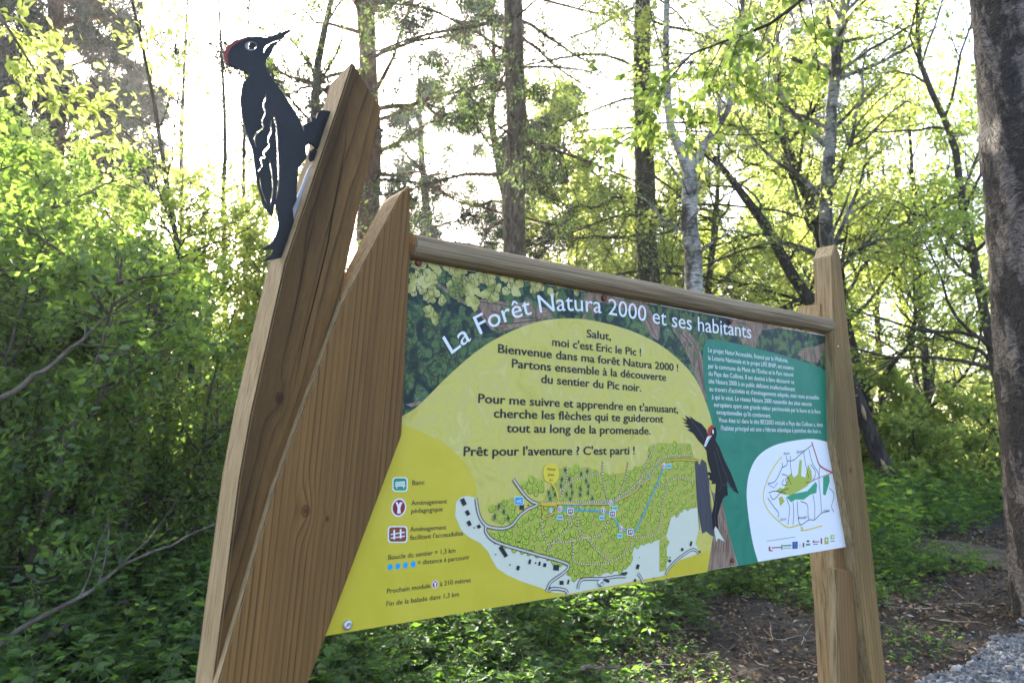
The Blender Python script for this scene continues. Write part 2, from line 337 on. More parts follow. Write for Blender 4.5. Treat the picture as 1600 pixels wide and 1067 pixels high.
# the panel: an aluminium sheet with printed layers
yP = 0.0
panel_poly = [(600, 396), (1290, 522), (1290, 524), (1298, 703), (1332, 853), (470, 1000), (600, 680)]
pp = XZ([(600, 398), (1290, 524), (1298, 703), (1332, 852.5), (474, 998.5)], yP)
panel = prism('panel', pp, M['sheet'], board, yP, yP + .004, bevel=0, px=False)
LAY = 0.00022
class Art:
    """flat printed shapes of one layer, gathered into one mesh per ink"""
    def __init__(s, depth): s.y = -LAY * depth; s.mb = {}
    def get(s, k): return s.mb.setdefault(k, MB())
    def poly(s, k, pts, world=False):
        P = [np.array([p[0], 0, p[1]]) for p in pts] if world else [on_y(x, y, 0) for x, y in pts]
        tri = tessellate_polygon([[Vector((p[0], p[2], 0)) for p in P]])
        s.c = getattr(s, 'c', 0) + 1; yy = s.y - LAY * .8 * ((s.c * 37) % 61) / 61
        V = np.array([[p[0], yy, p[2]] for p in P]); s.get(k).add(V, np.array(tri))
    def line(s, k, pts, w, world=False, closed=False):
        P = np.array([[p[0], 0, p[1]] for p in pts]) if world else np.array([on_y(x, y, 0) for x, y in pts])
        if closed: P = np.vstack([P, P[:1]])
        n = len(P); T = unit(np.gradient(P, axis=0)); S = np.stack([T[:, 2], np.zeros(n), -T[:, 0]], 1) * w / 2
        V = np.concatenate([P - S, P + S]); s.c = getattr(s, 'c', 0) + 1; V[:, 1] = s.y - LAY * .8 * ((s.c * 37) % 61) / 61; i = np.arange(n - 1); s.get(k).add(V, np.stack([i, i + n, i + n + 1, i + 1], 1))
    def disc(s, k, x, z, rx, rz=None, n=18):
        rz = rz or rx; t = np.arange(n) * 2 * math.pi / n
        s.poly(k, [(x + rx * math.cos(q), z + rz * math.sin(q)) for q in t], True)
    def build(s, name, parent, label=None, mats=None):
        mb = MB(); mats = []; mi = []
        for k, m in s.mb.items():
            for V in [np.concatenate(m.V)]:
                for kk, f in m.F.items():
                    f = np.concatenate(f); mb.add(V, f) ; mi.append((kk, len(f), len(mats)))
            mats.append(I[k])
        me = mb.mesh(name); order = []
        for kk in mb.F:
            for (q, cnt, m_) in mi:
                if q == kk: order += [m_] * cnt
        o = link(name, me, mats, parent); me.polygons.foreach_set('material_index', np.array(order, np.int32)); me.update()
        return o
def smoothline(pts, n=60):
    P = np.array(pts, float); m = len(P); t = np.linspace(0, m - 1, n); out = []
    for q in t:
        i = min(int(q), m - 2); f = q - i; p0 = P[max(i - 1, 0)]; p1 = P[i]; p2 = P[i + 1]; p3 = P[min(i + 2, m - 1)]
        out.append(.5 * ((2 * p1) + (-p0 + p2) * f + (2 * p0 - 5 * p1 + 4 * p2 - p3) * f * f + (-p0 + 3 * p1 - 3 * p2 + p3) * f ** 3))
    return out
Z2 = lambda L: [(620 + .2624 * x, 360 + .2624 * y) for x, y in L]
Z3 = lambda L: [(960 + .2624 * x, 420 + .2624 * y) for x, y in L]
Z4 = lambda L: [(500 + .375 * x, 600 + .375 * y) for x, y in L]
Z5 = lambda L: [(700 + .2625 * x, 680 + .2625 * y) for x, y in L]
Z6 = lambda L: [(1040 + .2625 * x, 620 + .2625 * y) for x, y in L]
xz = lambda p: (on_y(*p, 0)[0], on_y(*p, 0)[2])
rng = np.random.default_rng(11)
def inside(p, poly):
    x, y = p; c = False; j = len(poly) - 1
    for i in range(len(poly)):
        if (poly[i][1] > y) != (poly[j][1] > y) and x < (poly[j][0] - poly[i][0]) * (y - poly[i][1]) / (poly[j][1] - poly[i][1]) + poly[i][0]: c = not c
        j = i
    return c

# layer 1: the painted forest across the top, layer 2 its boughs, layer 3 its leaves
top = [(600, 399), (1290, 525), (1290.5, 600), (1100, 640), (1100, 600), (760, 560), (640, 660), (600, 660)]
art = Art(1); art.poly('canopy', [(600, 399), (1290, 525), (1293, 600), (1130, 700), (1000, 700), (640, 670), (600, 670)]); art.build('forest_painting', panel)
art = Art(2)
art.poly('bark', Z2([(95, 150), (140, 200), (220, 300), (330, 370), (420, 415), (560, 410), (700, 440), (790, 420), (900, 470), (930, 520), (830, 560), (700, 580), (610, 610), (560, 590), (520, 540), (470, 470), (400, 440), (330, 400), (240, 320), (150, 230), (95, 200)]))
art.poly('bark', Z2([(1110, 375), (1200, 365), (1300, 400), (1372, 420), (1420, 470), (1380, 480), (1290, 440), (1210, 430), (1190, 490), (1150, 535), (1100, 530), (1120, 470)]))
art.poly('bark', Z3([(60, 180), (180, 190), (220, 260), (270, 350), (262, 430), (215, 400), (175, 330), (120, 250)]))
art.poly('bark', Z3([(345, 330), (425, 350), (500, 450), (530, 560), (536, 700), (560, 850), (600, 1000), (560, 1000), (545, 800), (500, 690), (470, 590), (430, 500), (390, 430), (350, 370)]))
art.poly('bark', Z3([(680, 300), (780, 310), (890, 330), (1000, 350), (880, 365), (850, 420), (840, 470), (760, 450), (740, 400), (690, 390)]))
art.poly('bark', Z3([(1090, 510), (1130, 470), (1190, 465), (1250, 440), (1250, 490), (1210, 560), (1150, 550)]))
art.poly('bark', Z4([(355, 85), (420, 70), (425, 85), (380, 95)]))
art.build('bough_painting', panel)
art = Art(3)
def leafshape(cx, cz, L, W, ang):
    t = [(0, 0), (.18, .38), (.4, .5), (.55, .32), (.75, .36), (1, 0), (.75, -.3), (.55, -.36), (.35, -.5), (.15, -.35)]
    ca, sa = math.cos(ang), math.sin(ang)
    return [(cx + (a * L) * ca - (b * W) * sa, cz + (a * L) * sa + (b * W) * ca) for a, b in t]
yel_arc = smoothline(Z2([(40, 1100), (130, 1040), (300, 870), (480, 715), (640, 620), (800, 555), (950, 527), (1100, 528), (1250, 555), (1372, 590)]) + Z3([(100, 370), (250, 440), (380, 540), (470, 640), (530, 760), (580, 920)]) + [(1116, 700), (1119, 750), (1114, 830), (1105, 892)], 80)
yel = [(605, 668)] + yel_arc + [(1105, 893), (512, 992), (478, 997), (560, 800)]
gp = Z2([(90, 150), (560, 240), (1080, 350), (1060, 390), (930, 360), (780, 390), (600, 380), (480, 400), (360, 420), (250, 500), (170, 460), (110, 380), (90, 300)])
cnt = 0
for q in range(2600):
    p = (rng.uniform(630, 1290), rng.uniform(400, 665))
    if inside(p, yel) or p[1] > 640 + (p[0] - 640) * .3: continue
    x, z = xz(p); 
    if p[1] < 405 + (p[0] - 645) * .18: continue
    gold = inside(p, gp); L = rng.uniform(.018, .036); sh = leafshape(x, z, L, L * .75, rng.uniform(0, 6.28))
    near = p[0] < 760
    k = 'goldleaf' if gold else None
    if gold and rng.random() < .75: art.poly('goldleaf', sh, True)
    elif rng.random() < .12 and p[0] > 660: art.poly('leafdim', [(x + (a - x) * .8, z + (b - z) * .8) for a, b in sh], True)
    if gold or rng.random() < (.55 if near else .22): art.line('line', sh, .0011 if near or gold else .0008, True, True)
for pl in (Z2([(140, 190), (240, 300), (340, 370), (420, 420), (540, 430), (700, 460)]), Z2([(380, 400), (470, 450), (560, 560), (620, 600)]), Z2([(560, 480), (700, 520), (830, 520)]), Z2([(600, 560), (720, 550), (860, 530)]),
           Z3([(120, 210), (190, 300), (250, 410)]), Z3([(90, 190), (160, 290), (210, 380)]), Z3([(380, 370), (450, 450), (500, 560), (520, 690)]), Z3([(420, 380), (480, 460), (512, 560), (528, 690)]), Z3([(720, 320), (800, 340), (830, 400)])):
    art.line('barkdark', smoothline(pl, 14), .0022)
art.build('painted_leaves', panel)
# layer 4: yellow ground and green field
art = Art(4)
art.poly('paleyellow', yel)
green = smoothline(Z3([(525, 480), (545, 430), (580, 420), (700, 440), (850, 475), (1000, 515), (1130, 555), (1262, 604)]), 26) + [(1297.3, 700), (1330, 850), (1153, 884)] + Z6([(380, 830), (330, 600), (285, 220)]) + Z3([(560, 850), (535, 700), (525, 560)])
art.poly('teal', green)
art.build('colour_fields', panel)
art = Art(5)
art.poly('yellow', smoothline([(605, 655), (640, 668), (690, 690), (730, 730), (745, 770), (735, 800), (760, 850), (820, 885), (860, 905), (900, 925)], 40) + [(900, 926.5), (512, 992), (478, 997), (560, 800)])
art.poly('yellow', [(900, 926), (1105, 892), (1110, 860), (1000, 880)])
white = smoothline(Z6([(548, 980), (515, 860), (490, 700), (480, 560), (500, 440), (550, 350), (640, 290), (760, 260), (880, 250), (985, 276)]), 40)
art.poly('white', white + [(1297.8, 702), (1331.5, 852), (1183, 877.5)])
trunkp = Z6([(270, 560), (335, 600), (350, 700), (380, 830), (425, 1000), (247, 1031), (275, 860), (300, 700)])
art.poly('bark', trunkp)
art.build('lower_fields', panel)
# the woodpecker picture
art = Art(6)
art.poly('stump', Z6([(135, 385), (160, 400), (185, 380), (200, 405), (212, 368), (240, 390), (255, 500), (265, 640), (275, 720), (288, 830), (265, 822), (240, 800), (215, 812), (195, 700), (180, 560)]))
for i in range(9):
    x0 = 150 + i * 11; art.line('line', smoothline(Z6([(x0, 410), (x0 + 22, 520), (x0 + 38 + (i % 3) * 5, 640), (x0 + 50, 790)]), 12), .0016)
for i in range(7):
    x0 = 300 + i * 12; art.line('barkdark', smoothline(Z6([(x0 + 5, 690 + i * 25), (x0 + 10, 800 + i * 12), (x0 - 10 + i * 5, 920)]), 10), .0018)
art.poly('offwhite', Z6([(285, 760), (300, 770), (320, 810), (350, 860), (310, 840), (300, 860), (290, 810)]))
art.build('stump_picture', panel)
art = Art(7)
art.poly('black', Z6([(92, 125), (128, 138), (112, 108), (150, 132), (140, 112), (175, 140), (212, 160), (240, 195), (247, 228), (262, 232), (290, 248), (318, 300), (345, 370), (385, 450), (434, 578), (400, 556), (362, 498), (368, 585), (352, 590), (340, 602), (325, 642), (305, 720), (312, 792), (294, 768), (278, 800), (272, 700), (290, 610), (296, 520), (268, 450), (248, 380), (240, 320), (222, 290), (195, 262), (160, 214), (125, 196), (145, 190), (108, 172), (135, 168), (98, 150), (125, 150)]))
art.poly('black', Z6([(245, 225), (252, 185), (272, 167), (297, 180), (302, 215), (296, 250), (270, 262)]))
art.poly('black', Z6([(255, 445), (240, 455), (262, 470), (252, 490), (275, 500), (268, 518), (300, 515), (290, 460)]))
art.build('woodpecker_picture', panel)
art = Art(8)
art.poly('red', Z6([(244, 226), (250, 186), (270, 166), (296, 178), (280, 184), (268, 198), (262, 230)]))
art.poly('white', Z6([(225, 291), (243, 240), (252, 232), (272, 230), (252, 262), (236, 296)])); art.line('line', Z6([(230, 288), (250, 255), (266, 234)]), .0012)
x, z = xz(Z6([(279, 207)])[0]); art.disc('white', x, z, .0035, .006, 10)
for pl in ([(300, 300), (330, 400), (380, 520)], [(285, 320), (310, 420), (330, 520)], [(150, 140), (190, 190), (225, 250)], [(300, 620), (290, 700), (295, 760)], [(315, 560), (345, 520), (410, 550)]):
    art.line('stump', smoothline(Z6(pl), 10), .0016)
art.build('woodpecker_markings', panel)

# the trail map
forest = Z5([(560, 395), (600, 330), (640, 200), (740, 190), (840, 190), (900, 240), (1060, 220), (1180, 160), (1205, 60), (1250, 45), (1440, 50), (1465, 150), (1480, 430), (1380, 445), (1325, 490), (1295, 600), (1240, 625), (1100, 665), (1085, 770), (1040, 800), (900, 825), (765, 855), (700, 830), (715, 785), (500, 705), (330, 650), (235, 590), (350, 555), (450, 480), (540, 415)])
art = Art(6)
art.poly('offwhite', Z5([(45, 400), (70, 368), (115, 358), (158, 370), (170, 430), (215, 530), (232, 600), (330, 660), (500, 712), (690, 760), (718, 790), (760, 850), (900, 825), (1040, 800), (1085, 770), (1100, 665), (1240, 625), (1295, 600), (1325, 490), (1380, 445), (1480, 425), (1490, 560), (1470, 640), (1500, 700), (1380, 740), (1300, 800), (1290, 832), (1000, 888), (715, 942), (600, 930), (560, 908), (500, 890), (420, 862), (350, 830), (290, 790), (260, 740), (235, 690), (190, 640), (130, 610), (80, 570), (40, 480)]))
art.build('map_fields', panel)
art = Art(7)
art.poly('forest', forest); art.poly('forest', Z5([(1255, 620), (1300, 600), (1298, 800), (1255, 812)])); art.poly('forest', Z5([(250, 500), (300, 410), (380, 370), (410, 420), (400, 480), (320, 530)])); art.poly('forest', Z5([(440, 300), (500, 250), (570, 270), (570, 340), (480, 350)]))
art.build('map_forest', panel)
art = Art(8); art2 = Art(9)
spots = []
for q in range(5200):
    p = (rng.uniform(240, 1480), rng.uniform(40, 850))
    pz = Z5([p])[0]
    ok = inside(pz, forest) or (1258 < p[0] < 1298 and 610 < p[1] < 805) or ((p[0] - 330) ** 2 / 6500 + (p[1] - 460) ** 2 / 5200 < 1) or ((p[0] - 505) ** 2 / 4200 + (p[1] - 300) ** 2 / 2200 < 1)
    if not ok or any((p[0] - a) ** 2 + (p[1] - b) ** 2 < 33 ** 2 for a, b in spots): continue
    if 570 < p[0] < 860 and 180 < p[1] < 385 or (260 < p[0] < 370 and 400 < p[1] < 510): 
        if rng.random() < .75: 
            x, z = xz(pz); 
            for r_ in range(7):
                g = r_ * .9 + rng.uniform(0, .5); x1, z1 = x + .0085 * math.cos(g), z + .011 * math.sin(g); px_, pz_ = .0016 * math.sin(g), .0016 * math.cos(g)
                art.poly('conifer', [(x - px_, z + pz_), (x + px_, z - pz_), (x1, z1)], True)
            spots.append(p); continue
    spots.append(p); x, z = xz(pz); r1 = rng.uniform(.0066, .0086)
    t = np.arange(10) * .628; wob = 1 + .14 * rng.standard_normal(10)
    sh = [(x + r1 * w * math.cos(g), z + r1 * 1.15 * w * math.sin(g)) for g, w in zip(t, wob)]
    art.poly('mapleaf', sh, True)
    art2.line('mapline', [(x + .0009 + (a_ - x) * 1.0, z - .0009 + (b_ - z) * 1.0) for a_, b_ in sh[5:] + sh[:2]], .0013, True)
    art2.line('mapline', [(x + r1 * .45 * math.cos(g), z + r1 * .45 * math.sin(g)) for g in np.linspace(rng.uniform(0, 6), rng.uniform(7, 10), 7)], .0010, True)
art.build('map_trees', panel); art2.build('map_tree_lines', panel)
art = Art(10); art2 = Art(11)
def road(pl, n=30):
    s = smoothline(Z5(pl), n); art.line('line', s, .0075); art2.line('road', s, .0040)
road([(385, 260), (440, 340), (490, 390), (530, 410), (470, 440), (420, 480), (380, 530), (330, 552), (260, 548), (215, 528), (180, 470), (163, 375)], 60)
road([(222, 535), (225, 580), (290, 635), (500, 700), (690, 755), (712, 785), (680, 820), (610, 870), (582, 925)], 50)
road([(598, 925), (620, 910), (690, 918), (708, 940)]); road([(768, 912), (780, 870), (810, 853), (920, 850), (1000, 838), (1055, 838)]); road([(1290, 830), (1310, 790), (1370, 730), (1450, 678), (1490, 700)]); road([(1125, 820), (1140, 840), (1155, 870)]); 
for s in ([(555, 415), (640, 415), (635, 455), (600, 475), (565, 485), (555, 415)], [(530, 408), (600, 405), (960, 408), (1090, 345), (1190, 262), (1230, 200), (1290, 152), (1380, 142), (1490, 148)]):
    P = [Z5([q])[0] for q in s]; art.line('line', P, .0060); art2.line('amber', P, .0036)
def dash(k, pl, step, w, duty=.55, n=200, a=None):
    s = [xz(p) for p in smoothline(Z5(pl), n)]; d = np.concatenate([[0], np.cumsum([math.dist(s[i], s[i + 1]) for i in range(n - 1)])])
    X = [q[0] for q in s]; Zz = [q[1] for q in s]; t = 0
    while t < d[-1]:
        tt = np.linspace(t, min(t + step * duty, d[-1]), 3); (a or art2).line(k, [(np.interp(q, d, X), np.interp(q, d, Zz)) for q in tt], w, True); t += step
for pl in ([(555, 400), (750, 395), (960, 388), (1050, 340), (1180, 230), (1230, 165), (1300, 125), (1460, 118)], [(705, 190), (700, 280), (660, 380)], [(660, 330), (740, 270), (850, 235), (915, 225)], [(918, 150), (918, 260), (945, 380)], [(1070, 155), (1050, 260), (1010, 370)],
           [(1230, 60), (1170, 180), (1130, 300)], [(560, 480), (555, 560), (590, 650), (610, 710)], [(620, 490), (700, 500), (750, 480)], [(745, 500), (690, 570), (600, 655)], [(768, 470), (775, 560), (800, 605), (910, 585), (950, 500)], [(620, 640), (720, 628), (830, 605)],
           [(745, 620), (740, 700), (745, 745), (830, 765), (950, 755), (1070, 680), (1090, 610)], [(830, 610), (880, 680), (960, 745)], [(1090, 605), (1180, 600), (1250, 550), (1270, 420), (1310, 290)], [(1240, 310), (1290, 290), (1360, 248), (1450, 275)]):
    art.line('mapline', smoothline(Z5(pl), 24), .0042); dash('beige', pl, .0068, .0034, .7)
for pl in ([(690, 418), (830, 406), (960, 402), (1000, 385), (1090, 340), (1180, 265), (1225, 205), (1285, 160)], [(680, 446), (800, 444), (915, 452), (968, 470), (1020, 548), (1080, 576), (1112, 566), (1180, 420), (1240, 290), (1278, 192)]):
    dash('blue', pl, .0072, .0048, .6)
for (x0, y0, w_, h_, r_) in ((88, 395, 26, 42, -25), (113, 460, 22, 30, -30), (122, 522, 22, 30, -25), (152, 548, 8, 8, 0), (180, 541, 20, 20, -35), (325, 690, 24, 70, -33), (280, 707, 7, 7, 0), (365, 768, 8, 8, 0), (413, 787, 18, 26, 15), (483, 750, 14, 28, 12), (517, 757, 8, 10, 0), (541, 761, 12, 24, 10), (572, 770, 18, 22, 10), (585, 742, 6, 6, 0),
                             (640, 785, 34, 34, 5), (603, 905, 10, 10, 0), (672, 875, 24, 24, 0), (712, 870, 10, 28, 15), (940, 862, 34, 16, 25), (1045, 820, 36, 14, -10), (1125, 780, 18, 28, 15), (1109, 861, 14, 16, 30), (1390, 678, 14, 18, 10), (1442, 643, 12, 28, 12), (1315, 745, 16, 16, 20), (1317, 725, 8, 8, 0), (1493, 692, 12, 14, 0), (435, 425, 26, 34, 0), (474, 415, 8, 8, 0), (1220, 848, 8, 6, 0), (1135, 725, 5, 5, 0)):
    c, s = math.cos(math.radians(r_)), math.sin(math.radians(r_))
    art2.poly('dark', Z5([(x0 + a * w_ / 2 * c - b * h_ / 2 * s, y0 + a * w_ / 2 * s + b * h_ / 2 * c) for a, b in ((-1, -1), (1, -1), (1, 1), (-1, 1))]))
art.build('map_road_edges', panel); art2.build('map_roads', panel)
def rrect(a, k, cx, cy, hw, hh, r, scale=1.0):
    pts = []
    for (sx, sy, a0) in ((1, -1, -90), (1, 1, 0), (-1, 1, 90), (-1, -1, 180)):
        for i in range(5):
            g = math.radians(a0 + i * 22.5); pts.append((cx + sx * (hw - r) + r * math.cos(g), cy + sy * (hh - r) + r * math.sin(g)))
    a.poly(k, [(cx + (x - cx) * scale, cy + (y - cy) * scale) for x, y in pts])
def W_(a, k, cx, cy, L): a.poly(k, [(cx + p, cy + q) for p, q in L])
def on(a, d): a.y = -LAY * d; return a
for x0, y0 in ((1280, 180), (963, 402), (919, 447), (661, 437), (1025, 552)):                   # teaching stops on the map
    cx, cy = Z5([(x0, y0)])[0]; x, z = xz((cx, cy)); a = Art(12); a.disc('white', x, z, .0062, .0070); on(a, 13).disc('maroon', x, z, .0046, .0053)
    W_(on(a, 14), 'white', cx, cy, [(-1.2, -2.6), (1.6, -2.6), (.6, 0), (.6, 2.8), (-.8, 2.8), (-.6, 0)]); a.build('map_stop_sign', panel)
for x0, y0 in ((724, 452), (974, 466), (1080, 574)):                                             # barriers
    cx, cy = Z5([(x0, y0)])[0]; a = Art(12); rrect(a, 'white', cx, cy, 4.8, 5.2, 1.4); rrect(on(a, 13), 'brown', cx, cy, 3.6, 4.0, .8); on(a, 14)
    W_(a, 'white', cx, cy, [(-2.6, -.8), (2.6, -1.3), (2.6, -.3), (-2.6, .2)]); W_(a, 'white', cx, cy, [(-1.6, -2.6), (-.8, -2.6), (-.8, 2.8), (-1.6, 2.8)]); W_(a, 'white', cx, cy, [(1, -2.8), (1.8, -2.8), (1.8, 2.4), (1, 2.4)]); a.build('map_barrier_sign', panel)
for x0, y0 in ((1309, 182), (988, 432), (910, 490), (661, 487), (1017, 596)):
    cx, cy = Z5([(x0, y0)])[0]; a = Art(12); rrect(a, 'paleteal', cx, cy, 4.4, 3.8, .8); on(a, 13).line('teal', [(cx - 3.2, cy), (cx + 3.2, cy)], .0022); a.build('map_bench_sign', panel)
cx, cy = Z5([(418, 388)])[0]; a = Art(12); rrect(a, 'white', cx, cy, 7.0, 6.6, 1.2); rrect(on(a, 13), 'sky', cx, cy, 6.2, 5.8, 1); a.build('map_toilet_sign', panel)
cx, cy = Z5([(608, 446)])[0]; a = Art(12); rrect(a, 'paleteal', cx, cy, 2.5, 4, 1); a.build('map_parking_sign', panel)
bx = smoothline(Z5([(612, 285), (575, 268), (562, 225), (575, 180), (610, 165), (645, 182), (656, 225), (645, 268), (625, 286)]), 40)
a = Art(12); a.poly('lemon', bx + Z5([(645, 330), (658, 400), (654, 402), (636, 330)])); a.build('map_balloon', panel)
a = Art(6); bx_, by_ = 624.5, 756.4; rrect(a, 'white', bx_, by_, 12, 11.3, 5); rrect(on(a, 7), 'green', bx_, by_, 10.2, 9.6, 4); on(a, 8)
for L in ([(-7.5, -3.8), (7.5, -4.6), (7.5, -2.8), (-7.5, -2)], [(-7.5, -1.2), (7.5, -2), (7.5, -.4), (-7.5, .4)], [(-8.2, 1.4), (8.2, .6), (8.2, 2.6), (-8.2, 3.4)], [(-6, 3), (-4.6, 3), (-4.6, 6.4), (-6, 6.4)], [(4.8, 2.4), (6.2, 2.4), (6.2, 5.8), (4.8, 5.8)]): W_(a, 'white', bx_, by_, L)
a.build('bench_symbol', panel)
a = Art(6); x, z = xz((622.6, 792.4)); a.disc('white', x, z, .0150, .0165, 28); on(a, 7).disc('maroon', x, z, .0126, .0140, 28); W_(on(a, 8), 'white', 622.6, 792.4, [(-5.5, -8), (-2.5, -9), (-1, -4.5), (2, -8.5), (6, -8), (3.5, -4), (2.2, 1), (2.8, 9), (-2.8, 9.5), (-2, 1), (-3.6, -4)]); a.build('teaching_stop_symbol', panel)
a = Art(6); x, z = xz((679.2, 912.2)); a.disc('white', x, z, .0068, .0075); on(a, 7).disc('maroon', x, z, .0055, .0061); W_(on(a, 8), 'white', 679.2, 912.2, [(-2.4, -3.4), (-1, -3.8), (0, -1.6), (1.2, -3.6), (2.8, -3.2), (1.4, -.8), (1.2, 3.8), (-1, 4), (-.9, 0)]); a.build('teaching_stop_symbol', panel)
a = Art(6); rrect(a, 'white', 620.8, 834.4, 15.3, 13, 5); rrect(on(a, 7), 'brown', 620.8, 834.4, 13.4, 11.2, 4); on(a, 8)
for L in ([(-11, -1), (11, -4.4), (11, -2.6), (-11, .8)], [(-11, 5), (11, 1.6), (11, 3.4), (-11, 6.8)], [(-6.8, -7), (-4.2, -7.4), (-4.2, 7.4), (-6.8, 7.8)], [(3.2, -8.5), (5.8, -8.9), (5.8, 5.9), (3.2, 6.3)]): W_(a, 'white', 620.8, 834.4, L)
a.build('handrail_symbol', panel)
for q in ((609, 885.4), (621, 884), (633, 882.4), (645, 881)):
    a = Art(6); x, z = xz(q); a.disc('blue', x, z, .0052, .0056, 20); a.build('distance_dot', panel)
# the area map on the white field
art = Art(6); art2 = Art(7)
art.line('lemon', smoothline(Z6([(690, 355), (640, 420), (600, 500), (578, 590), (600, 660), (650, 720), (725, 775), (800, 760), (810, 795), (930, 766)]), 40), .004)
art.poly('lime', Z6([(725, 470), (745, 455), (760, 480), (785, 460), (795, 372), (808, 378), (805, 470), (830, 480), (845, 400), (865, 440), (870, 490), (840, 530), (790, 560), (740, 585), (700, 580), (650, 560), (680, 540), (700, 545), (715, 520)])); art.poly('lime', Z6([(670, 600), (690, 590), (705, 620), (680, 650)]))
art.poly('mapgreen', Z6([(715, 595), (760, 575), (840, 560), (890, 505), (900, 520), (895, 570), (860, 580), (820, 610), (770, 610), (745, 625)])); art.poly('mapgreen', Z6([(935, 475), (970, 462), (975, 500), (950, 585), (935, 580)]))
for pl in ([(610, 570), (650, 560), (715, 572)], [(690, 390), (690, 420), (650, 500), (605, 515)], [(720, 380), (760, 375), (800, 340), (870, 285)], [(690, 420), (720, 400), (715, 350)], [(740, 350), (740, 400), (750, 470)], [(820, 330), (830, 400), (850, 480)], [(850, 310), (870, 390), (900, 440), (915, 480)], [(915, 410), (910, 500), (920, 600), (925, 690)],
           [(605, 600), (640, 650), (670, 690), (665, 715)], [(620, 580), (640, 610), (690, 560), (730, 545)], [(715, 600), (735, 660), (725, 760)], [(755, 620), (760, 700), (755, 760)], [(780, 620), (785, 700), (800, 760), (850, 730), (885, 730), (925, 690), (970, 680)], [(800, 620), (840, 640), (845, 700), (850, 730)], [(875, 580), (885, 650), (885, 730)], [(970, 540), (1000, 580), (985, 650), (1000, 685)],
           [(700, 490), (690, 520), (720, 520), (710, 490), (730, 480)], [(810, 770), (812, 795)], [(690, 460), (720, 470), (745, 520)], [(860, 400), (890, 450), (870, 500), (830, 510)]):
    art2.line('line', smoothline(Z6(pl), 16), .0022)
art2.line('violet', Z6([(605, 517), (640, 540), (665, 510)]), .004); art2.line('red', smoothline(Z6([(867, 268), (890, 340), (918, 410), (990, 450)]), 16), .005); art2.line('red', smoothline(Z6([(870, 500), (910, 480), (990, 452)]), 10), .002)
art.build('area_map', panel); art2.build('area_map_roads', panel); art = Art(6); art2 = Art(7)
for (x0, y0, w_, h_, k) in ((616, 902, 10, 26, 'red'), (660, 897, 62, 7, 'red'), (626, 914, 16, 6, 'dark'), (690, 893, 8, 30, 'green'), (722, 885, 50, 8, 'green'), (722, 900, 50, 6, 'lime'), (768, 882, 32, 42, 'navy'), (797, 885, 5, 24, 'paleteal'), (818, 880, 10, 26, 'red'), (845, 858, 16, 10, 'dark'), (845, 878, 26, 12, 'mapgreen'), (878, 860, 10, 12, 'red'), (895, 862, 34, 5, 'dark'), (890, 876, 28, 5, 'red'), (925, 857, 9, 34, 'red'), (955, 855, 24, 40, 'lime'), (990, 833, 22, 26, 'mapleaf'), (991, 858, 24, 4, 'dark')):
    art.poly(k, Z6([(x0 - w_ / 2, y0 - h_ / 2), (x0 + w_ / 2, y0 - h_ / 2 - w_ * .06), (x0 + w_ / 2, y0 + h_ / 2 - w_ * .06), (x0 - w_ / 2, y0 + h_ / 2)]))
x, z = xz(Z6([(768, 882)])[0])
for i in range(12): art2.disc('lemon', x + .0052 * math.cos(i * .5236), z + .0052 * math.sin(i * .5236), .0009, .0009, 6)
art2.poly('white', Z6([(985, 828), (998, 826), (992, 842)])); art2.poly('white', Z6([(950, 845), (962, 845), (956, 866)]))
art.line('line', Z6([(600, 857), (768, 832)]), .0012)
art.build('partner_logos', panel); art2.build('partner_logo_marks', panel)
# lettering: text turned into a flat mesh and laid along a baseline
def glyphs(s, bold):
    c = bpy.data.curves.new('text', 'FONT'); c.body = s; c.size = 1.0; c.offset = bold; c.resolution_u = 3; c.fill_mode = 'FRONT'
    o = bpy.data.objects.new('text', c); COL.objects.link(o); dg = bpy.context.evaluated_depsgraph_get(); dg.update()
    me = bpy.data.meshes.new_from_object(o.evaluated_get(dg)); n = len(me.vertices); co = np.empty(n * 3); me.vertices.foreach_get('co', co); co = co.reshape(-1, 3)
    me.calc_loop_triangles(); t = np.empty(len(me.loop_triangles) * 3, np.int32); me.loop_triangles.foreach_get('vertices', t); t = t.reshape(-1, 3)
    bpy.data.objects.remove(o); bpy.data.curves.remove(c); bpy.data.meshes.remove(me); return co, t
CAPH = 0.70
def text(mb, s, p0, p1, cap, depth, bold=.0, path=None):
    co, t = glyphs(s, 0.0); x0, x1 = co[:, 0].min(), co[:, 0].max()
    if path is None: path = [p0, p1]
    P = np.array([xz(p) for p in path])
    if len(path) > 2:
        c_ = np.polyfit(P[:, 0], P[:, 1], 5); X_ = np.linspace(P[0, 0], P[-1, 0], 120); P = np.stack([X_, np.polyval(c_, X_)], 1)
    d = np.concatenate([[0], np.cumsum(np.linalg.norm(np.diff(P, axis=0), axis=1))])
    if bold:
        k_ = [(-bold, 0), (bold, 0), (0, bold * .6), (0, -bold * .6)]; n_ = len(co)
        lay = np.repeat(np.arange(4), n_) * .12; co = np.concatenate([co + np.array([a_, b_, 0]) for a_, b_ in k_]); t = np.concatenate([t + i_ * n_ for i_ in range(4)])
    else: lay = np.zeros(len(co))
    q = (co[:, 0] - x0) / (x1 - x0) * d[-1]; X = np.interp(q, d, P[:, 0]); Zc = np.interp(q, d, P[:, 1])
    T = np.gradient(P, d, axis=0); T /= np.linalg.norm(T, axis=1)[:, None]
    tx = np.interp(q, d, T[:, 0]); tz = np.interp(q, d, T[:, 1]); h = co[:, 1] * cap / CAPH
    VV = np.stack([X - tz * h, -LAY * (depth + lay), Zc + tx * h], 1)[t.ravel()]; k_ = np.repeat((np.arange(len(t)) * 7) % 13, 3); VV[:, 1] -= LAY * .1 * k_ / 13
    mb.add(VV, np.arange(len(VV)).reshape(-1, 3))
